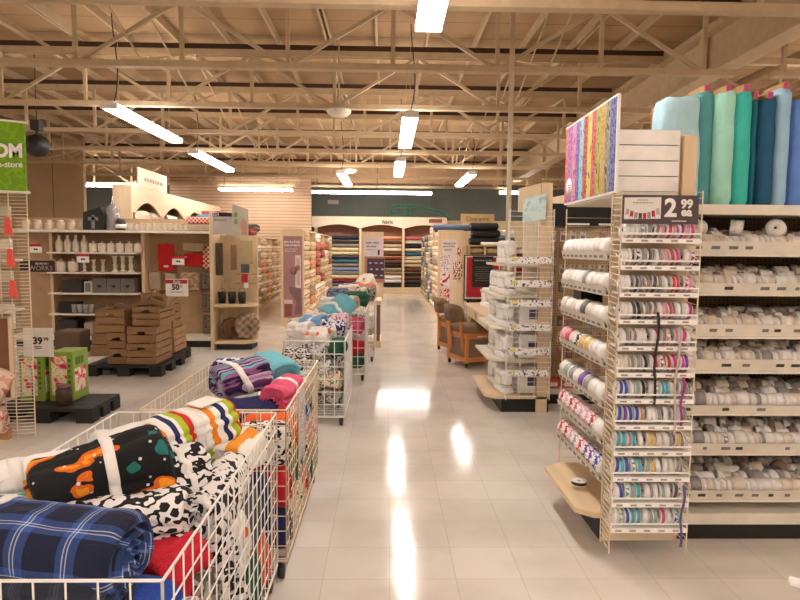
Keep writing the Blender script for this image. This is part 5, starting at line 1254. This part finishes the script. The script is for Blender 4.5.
MB().add([(-1.98, 12.041, .5), (-1.83, 12.041, .5), (-1.845, 12.041, .2), (-1.965, 12.041, .2)], [(0, 1, 2, 3)]).build('basket_shape', plain(S(130, 72, 62), .6), t)
MB().box(-1.985, -1.825, 12.039, 12.042, .44, .52).build('basket_rim_shape', plain(S(214, 190, 184), .6), t)
t = empty('discover_poster', (1.35, 13.66, .2), 'pale poster with three red patterned pictures on the shelving right of the aisle', 'poster')
MB().box(1.22, 1.56, 13.655, 13.665, .1, 1.74).build('sheet', plain(S(226, 208, 206), .6), t)
text('display your', .06, (1.38, 13.652, 1.66), DARK, t, bold=.001); text('personality', .06, (1.37, 13.652, 1.595), DARK, t, bold=.001)
m = MB(); dashes(m, 1.26, 1.44, 1.53, 13.654, .015, n=4, seed=1); dashes(m, 1.26, 1.42, 1.50, 13.654, .015, n=4, seed=2); m.build('small_print', GREY, t)
RP = [blotch([S(200, 170, 176), S(236, 226, 222), S(170, 110, 120)], [0, .45, .6], 20), blotch([S(236, 226, 220), S(196, 40, 60)], [0, .55], 12), blotch([S(196, 60, 50), S(240, 220, 200), S(120, 40, 40)], [0, .5, .64], 24), blotch([S(170, 40, 36), S(240, 226, 206), S(120, 110, 60)], [0, .5, .6], 20)]
for (z0_, z1_, k) in [(1.08, 1.40, 0), (.72, 1.02, 1), (.34, .66, 2)]: MB().box(1.18, 1.39, 13.645, 13.655, z0_, z1_).build('patterned_picture', RP[k], t)
MB().box(1.46, 1.66, 13.635, 13.65, .86, 1.26).box(1.55, 1.62, 13.635, 13.65, 1.36, 1.56).build('patterned_picture', RP[3], t)
MB().box(1.47, 1.66, 13.62, 13.65, .36, .8).build('birch_picture', BIRCH, t)

# goods piled on top of the shelving
TP = [(-3.4, 12.4, 'teal', 'lower teal bolt piled on the far left shelving', 0), (-3.4, 12.4, 'teal', 'upper teal bolt piled on the far left shelving', .17), (-3.35, 13.6, 'patterned tan', 'patterned fleece roll piled beside the teal bolts', 0), (-3.35, 13.6, 'patterned grey', 'black and pink patterned roll piled on the far left shelving', .17), (-3.4, 14.8, 'crimson', 'dark red roll on the far left shelving', 0), (-3.4, 15.2, 'charcoal', 'charcoal roll on the far left shelving', .1)]
for x, y, c, l, dz in TP: fb((x, y, 1.90+dz), (.5, .9, .18), 0, c, l, l)
tag(MB().box(-3.6, -3.2, 12.2, 12.8, 2.16, 2.22).build('pink_box', plain(S(206, 84, 90), .6)), 'pink flat box on top of the teal bolts', 'box')
fb((.95+.45, 15.0, 2.02), (.5, .5, .17), 0, 'navy', 'navy bolt lying on top of the right aisle shelving', 'a')
fb((1.5, 14.2, 2.02), (.9, .32, .14), 0, 'slate blue', 'pale blue bolt lying across the top of the right aisle shelving', 'b')
fb((1.25, 15.6, 2.0), (.3, 1.2, .16), 0, 'white', 'white roll lying on the right aisle shelving', 'c')

# right background shelf and clearance sign
t = empty('clearance_shelving', (2.4, 14.2, 0), 'birch shelf of bolts in the right background behind the pole', 'shelf unit')
MB().box(1.85, 4.2, 14.5, 14.53, 0, 1.62).build('back_panel', BIRCH, t); MB().box(1.85, 4.2, 14.0, 14.5, 1.60, 1.63).build('top_board', BIRCHX, t)
for x in (1.85, 2.2, 2.55, 2.9, 3.25, 3.6): MB().box(x, x+.03, 14.0, 14.5, 0, 1.6).build('divider', BIRCH, t)
for z in (.3, .8, 1.25): MB().box(1.88, 3.6, 14.02, 14.5, z, z+.02).build('shelf', BIRCHX, t)
k = 0
for zi, z in enumerate((.33, .55, .83, 1.03, 1.28, 1.43)):
    for xi in range(5):
        c = rg.choice(['cream', 'rose', 'crimson', 'sand', 'white', 'cream']); c = 'crimson' if (xi, zi) == (2, 5) else c
        fb((2.04+xi*.35, 14.26, z+.08), (.30, .42, .145), 0, c, c+' bolt under the clearance sign, row '+('one', 'two', 'three', 'four', 'five', 'six')[zi]+' from below', 'background shelf row '+str(zi)+c)
for i in range(3): fb((2.2+.04*(i % 2), 14.2, 1.72+i*.165), (.62, .5, .17), 0, 'black', 'glossy black roll piled under the tan script sign, '+('lowest', 'middle', 'top')[i]+' one', 'blk')
fb((2.72, 14.2, 1.74), (.34, .4, .14), 0, 'teal', 'teal roll right of the black rolls', 'tl'); fb((2.72, 14.2, 1.9), (.34, .4, .16), 0, 'white', 'pale wrapped roll above the teal roll', 'wh'); fb((2.45, 13.9, 1.66), (.7, .2, .08), 0, 'white', 'white roll lying in front of the black rolls', 'wh2')
t = empty('clearance_sign', (2.03, 14.1, 2.13), 'tan sign with clearance in brown script in the right background', 'sign')
MB().box(1.66, 2.42, 14.08, 14.1, 2.13, 2.33).build('board', plain(S(206, 176, 128), .6), t)
text('Clearance', .13, (2.04, 14.078, 2.22), plain(S(90, 56, 36), .6), t)
for x in (1.7, 2.38): MB().tube((x, 14.12, 1.62), (x, 14.12, 2.15), .01, 6).build('stand_rod', STEEL, t)
t = empty('cream_header_box', (3.3, 11, 2.0), 'cream header box glimpsed left of the quilt picture', 'header box')
MB().add([(2.75, 12, 2.2), (3.25, 10.6, 2.2), (3.25, 10.6, 2.52), (2.75, 12, 2.44), (2.95, 12.1, 2.2), (3.45, 10.7, 2.2), (3.45, 10.7, 2.52), (2.95, 12.1, 2.44)], [(0, 1, 2, 3), (7, 6, 5, 4), (3, 2, 6, 7), (0, 4, 5, 1), (1, 5, 6, 2), (0, 3, 7, 4)]).build('box_body', CREAM, t)
MB().box(3.2, 3.3, 10.75, 10.85, 0, 2.2).build('post', BIRCH, t)

# ------------------------------------------------------------------ back wall fixtures
BX_ = [-6.3, -4.88, -3.65, -2.42, -.9, .56, 2.03]
YB_ = 21.15
pals = [['cream', 'sand', 'cream'], ['cream', 'taupe', 'sand', 'brown'], ['cream', 'crimson', 'sand', 'ivory', 'taupe'],
 ['charcoal', 'navy', 'charcoal', 'grey', 'patterned tan', 'patterned tan', 'navy', 'teal', 'taupe', 'patterned blue', 'patterned grey', 'patterned tan', 'crimson', 'slate blue'][::-1],
 ['rose', 'peach', 'brown', 'sand', 'ivory', 'brown', 'rust', 'brown', 'black', 'taupe', 'taupe', 'white', 'white', 'black'][::-1],
 ['yellow', 'rose', 'ivory', 'black', 'cream', 'teal', 'ivory', 'cream', 'sand', 'brown', 'charcoal', 'brown', 'charcoal', 'black'][::-1]]
bayl = ['leftmost', 'second along', 'third along', 'fourth along', 'fifth along', 'rightmost']
for i in range(6):
    a, c_ = BX_[i], BX_[i+1]
    t = empty('back_wall_fixture', ((a+c_)/2, YB_+.2, 0), 'birch back wall fabric fixture with an arched header, '+bayl[i]+' of six', 'shelf unit')
    MB().box(a+.02, c_-.02, 21.55, 21.6, 0, 2.45).build('back_panel', plain(S(150, 104, 78), .7), t)
    for x in (a, c_-.04): MB().box(x, x+.04, YB_, 21.58, 0, 2.36).build('upright', BIRCH, t)
    MB().box(a, c_, YB_-.02, 21.58, 0, .22).build('base', BIRCHX, t)
    m = MB(); n = 16
    for k in range(n):
        q0, q1 = k/n, (k+1)/n; xa, xb2 = a+(c_-a)*q0, a+(c_-a)*q1
        za, zb = 2.22+.13*math.sin(PI*q0), 2.22+.13*math.sin(PI*q1)
        m.add([(xa, YB_-.02, za), (xb2, YB_-.02, zb), (xb2, YB_-.02, 2.6), (xa, YB_-.02, 2.6), (xa, YB_+.01, za), (xb2, YB_+.01, zb), (xb2, YB_+.01, 2.6), (xa, YB_+.01, 2.6)], [(0, 1, 2, 3), (7, 6, 5, 4), (0, 4, 5, 1), (3, 2, 6, 7)])
    m.build('arched_header', plain(S(232, 214, 188), .5), t)
    MB().box(a, c_, YB_-.02, 21.58, 2.6, 2.62).build('top_board', BIRCHX, t)
    n = 14; z = .24
    for k in range(n if i < 3 else 13):
        h = .126
        col = pals[i][k % len(pals[i])]
        wv = ['first', 'second', 'third', 'fourth', 'fifth', 'sixth', 'seventh', 'eighth', 'ninth', 'tenth', 'eleventh', 'twelfth', 'thirteenth', 'fourteenth'][k]
        fb(((a+c_)/2, YB_+.21, z+h/2), (c_-a-.12, .3, h*.97), 0, col, col+' bolt, '+wv+' from below, back wall fixture '+bayl[i], 'wall bolts '+bayl[i]+' '+wv)
        z += h+.008
    for zz in (.24-.01, .74, 1.28, 1.82): MB().box(a+.04, c_-.04, YB_+.04, 21.55, zz-.008, zz).build('shelf', BIRCHX, t)
t = empty('header_lettering_sign', (-.0, 21.1, 2.36), 'dark script word on the header of the second fixture from the right', 'sign')
text('fabric', .17, (.02, 21.115, 2.44), DARK, t, bold=.003)
tag(MB().box(1.42, 1.86, 21.11, 21.131, 2.43, 2.56).build('red_header_strip', plain(S(150, 90, 80), .6)), 'small reddish strip on the rightmost arched header', 'sign')
# wall emblem
GRN = plain(S(84, 150, 122), .6)
t = empty('wall_emblem', (1.1, 22.1, 2.7), 'green outlined elongated emblem on the grey green back wall', 'wall emblem')
def ell(cx_, cz_, rx_, rz_, n=36, a0=0, a1=2*PI): return [(cx_+rx_*math.cos(a0+(a1-a0)*i/n), 22.16, cz_+rz_*math.sin(a0+(a1-a0)*i/n)) for i in range(n+1)]
o_ = [(.10, 2.72), (.12, 3.03), (.25, 3.12), (1.3, 3.10), (1.45, 2.98), (1.9, 2.9), (2.2, 2.66), (2.1, 2.60), (1.2, 2.58), (.3, 2.72)]
MB().path([(x, 22.16, z) for x, z in o_], .028, 5, closed=True).build('outline', GRN, t)
i_ = [(.2, 2.86), (.22, 2.96), (.4, 3.0), (1.2, 2.98), (1.35, 2.9), (1.8, 2.82), (2.0, 2.70), (1.2, 2.68), (.5, 2.82)]
MB().path([(x, 22.16, z) for x, z in i_], .02, 5, closed=True).build('inner_outline', GRN, t)
m = MB()
for k in range(9): x = .2+k*.12; m.path([(x, 22.16, 3.0), (x+.06, 22.16, 3.1)], .022, 4); m.path([(x+.1, 22.16, 2.80-.014*k), (x+.16, 22.16, 2.68-.01*k)], .022, 4)
m.build('stitch_marks', GRN, t)
MB().path([(.66, 22.15, 2.6), (.66, 22.15, 3.2)], .03, 5).path([(.84, 22.15, 2.6), (.84, 22.15, 3.2)], .03, 5).path([(1.5, 22.15, 3.0), (1.52, 22.15, 3.28)], .02, 5).build('cross_band', GRN, t)
t = empty('small_wall_sign', (-1.95, 22.1, 3.05), 'small white sign high on the left of the grey back wall', 'sign')
MB().box(-2.1, -1.72, 22.12, 22.18, 3.1, 3.24).build('panel', plain(S(190, 180, 160), .6), t)
# style display before the back wall
t = empty('style_display', (-.4, 19.05, 0), 'pale style poster above a purple patterned panel on a display board by the back wall', 'display')
MB().box(-.76, -.10, 19.05, 19.10, 0, 2.05).build('birch_board', BIRCH, t)
MB().box(-.70, -.12, 19.04, 19.05, 1.30, 1.86).build('poster_sheet', plain(S(222, 208, 214), .6), t)
text('style your', .10, (-.45, 19.036, 1.72), DARK, t, bold=.002); text('storage', .10, (-.48, 19.036, 1.61), DARK, t, bold=.002)
m = MB(); dashes(m, -.64, -.36, 1.5, 19.038, .02, n=4, seed=1); m.build('small_print', GREY, t)
MB().box(-.28, -.22, 19.036, 19.04, 1.34, 1.5).build('lamp_shape', DARK, t)
MB().box(-.68, -.06, 18.98, 19.03, .5, 1.30).build('frame', plain(S(176, 130, 110), .7), t)
MB().box(-.60, -.08, 18.965, 18.98, .62, 1.24).build('patterned_panel', plain(S(72, 50, 72), .7), t)
m = MB()
for r_ in range(3):
    for q in range(3): x = -.5+q*.17+(r_ % 2)*.03; z = 1.1-r_*.19; m.add([(x-.055, 18.963, z), (x, 18.963, z+.03), (x+.055, 18.963, z), (x, 18.963, z-.03)], [(3, 2, 1, 0)])
m.build('diamond_motif', plain(S(200, 180, 190), .6), t)
# blankets heaped beyond the far bins
b('cream knitted throw draped at the back end of the aisle bins', (-.30, 9.9, .9), (.36, .3, .3), R(60), MAT['cream'], seed=400, band=None, tilt=R(50))
b('pinkish cream throw heap beyond the farthest bin', (-.52, 9.75, .84), (.5, .34, .22), R(10), MAT['cream'], seed=402, band=None)
t = empty('dump_table', (-.45, 9.85, 0), 'low wooden display table holding the cream throws beyond the bins', 'table')
MB().box(-.80, -.08, 9.45, 10.25, .66, .72).build('table_top', BIRCHX, t)
MB().box(-.80, -.08, 9.45, 10.25, .0, .10).build('base', BIRCHX, t)
for x in (-.78, -.15):
    for y in (9.47, 10.18): MB().box(x, x+.05, y, y+.05, .1, .66).build('leg', plain(S(120, 84, 72), .7), t)
# shelves edge at extreme lower right
tag(MB().box(1.055, 1.4, .9, 1.33, .70, .76).build('white_rail', WHITE, bevel=.01), 'white rounded rail end poking in at the lower right corner', 'rail') if False else None
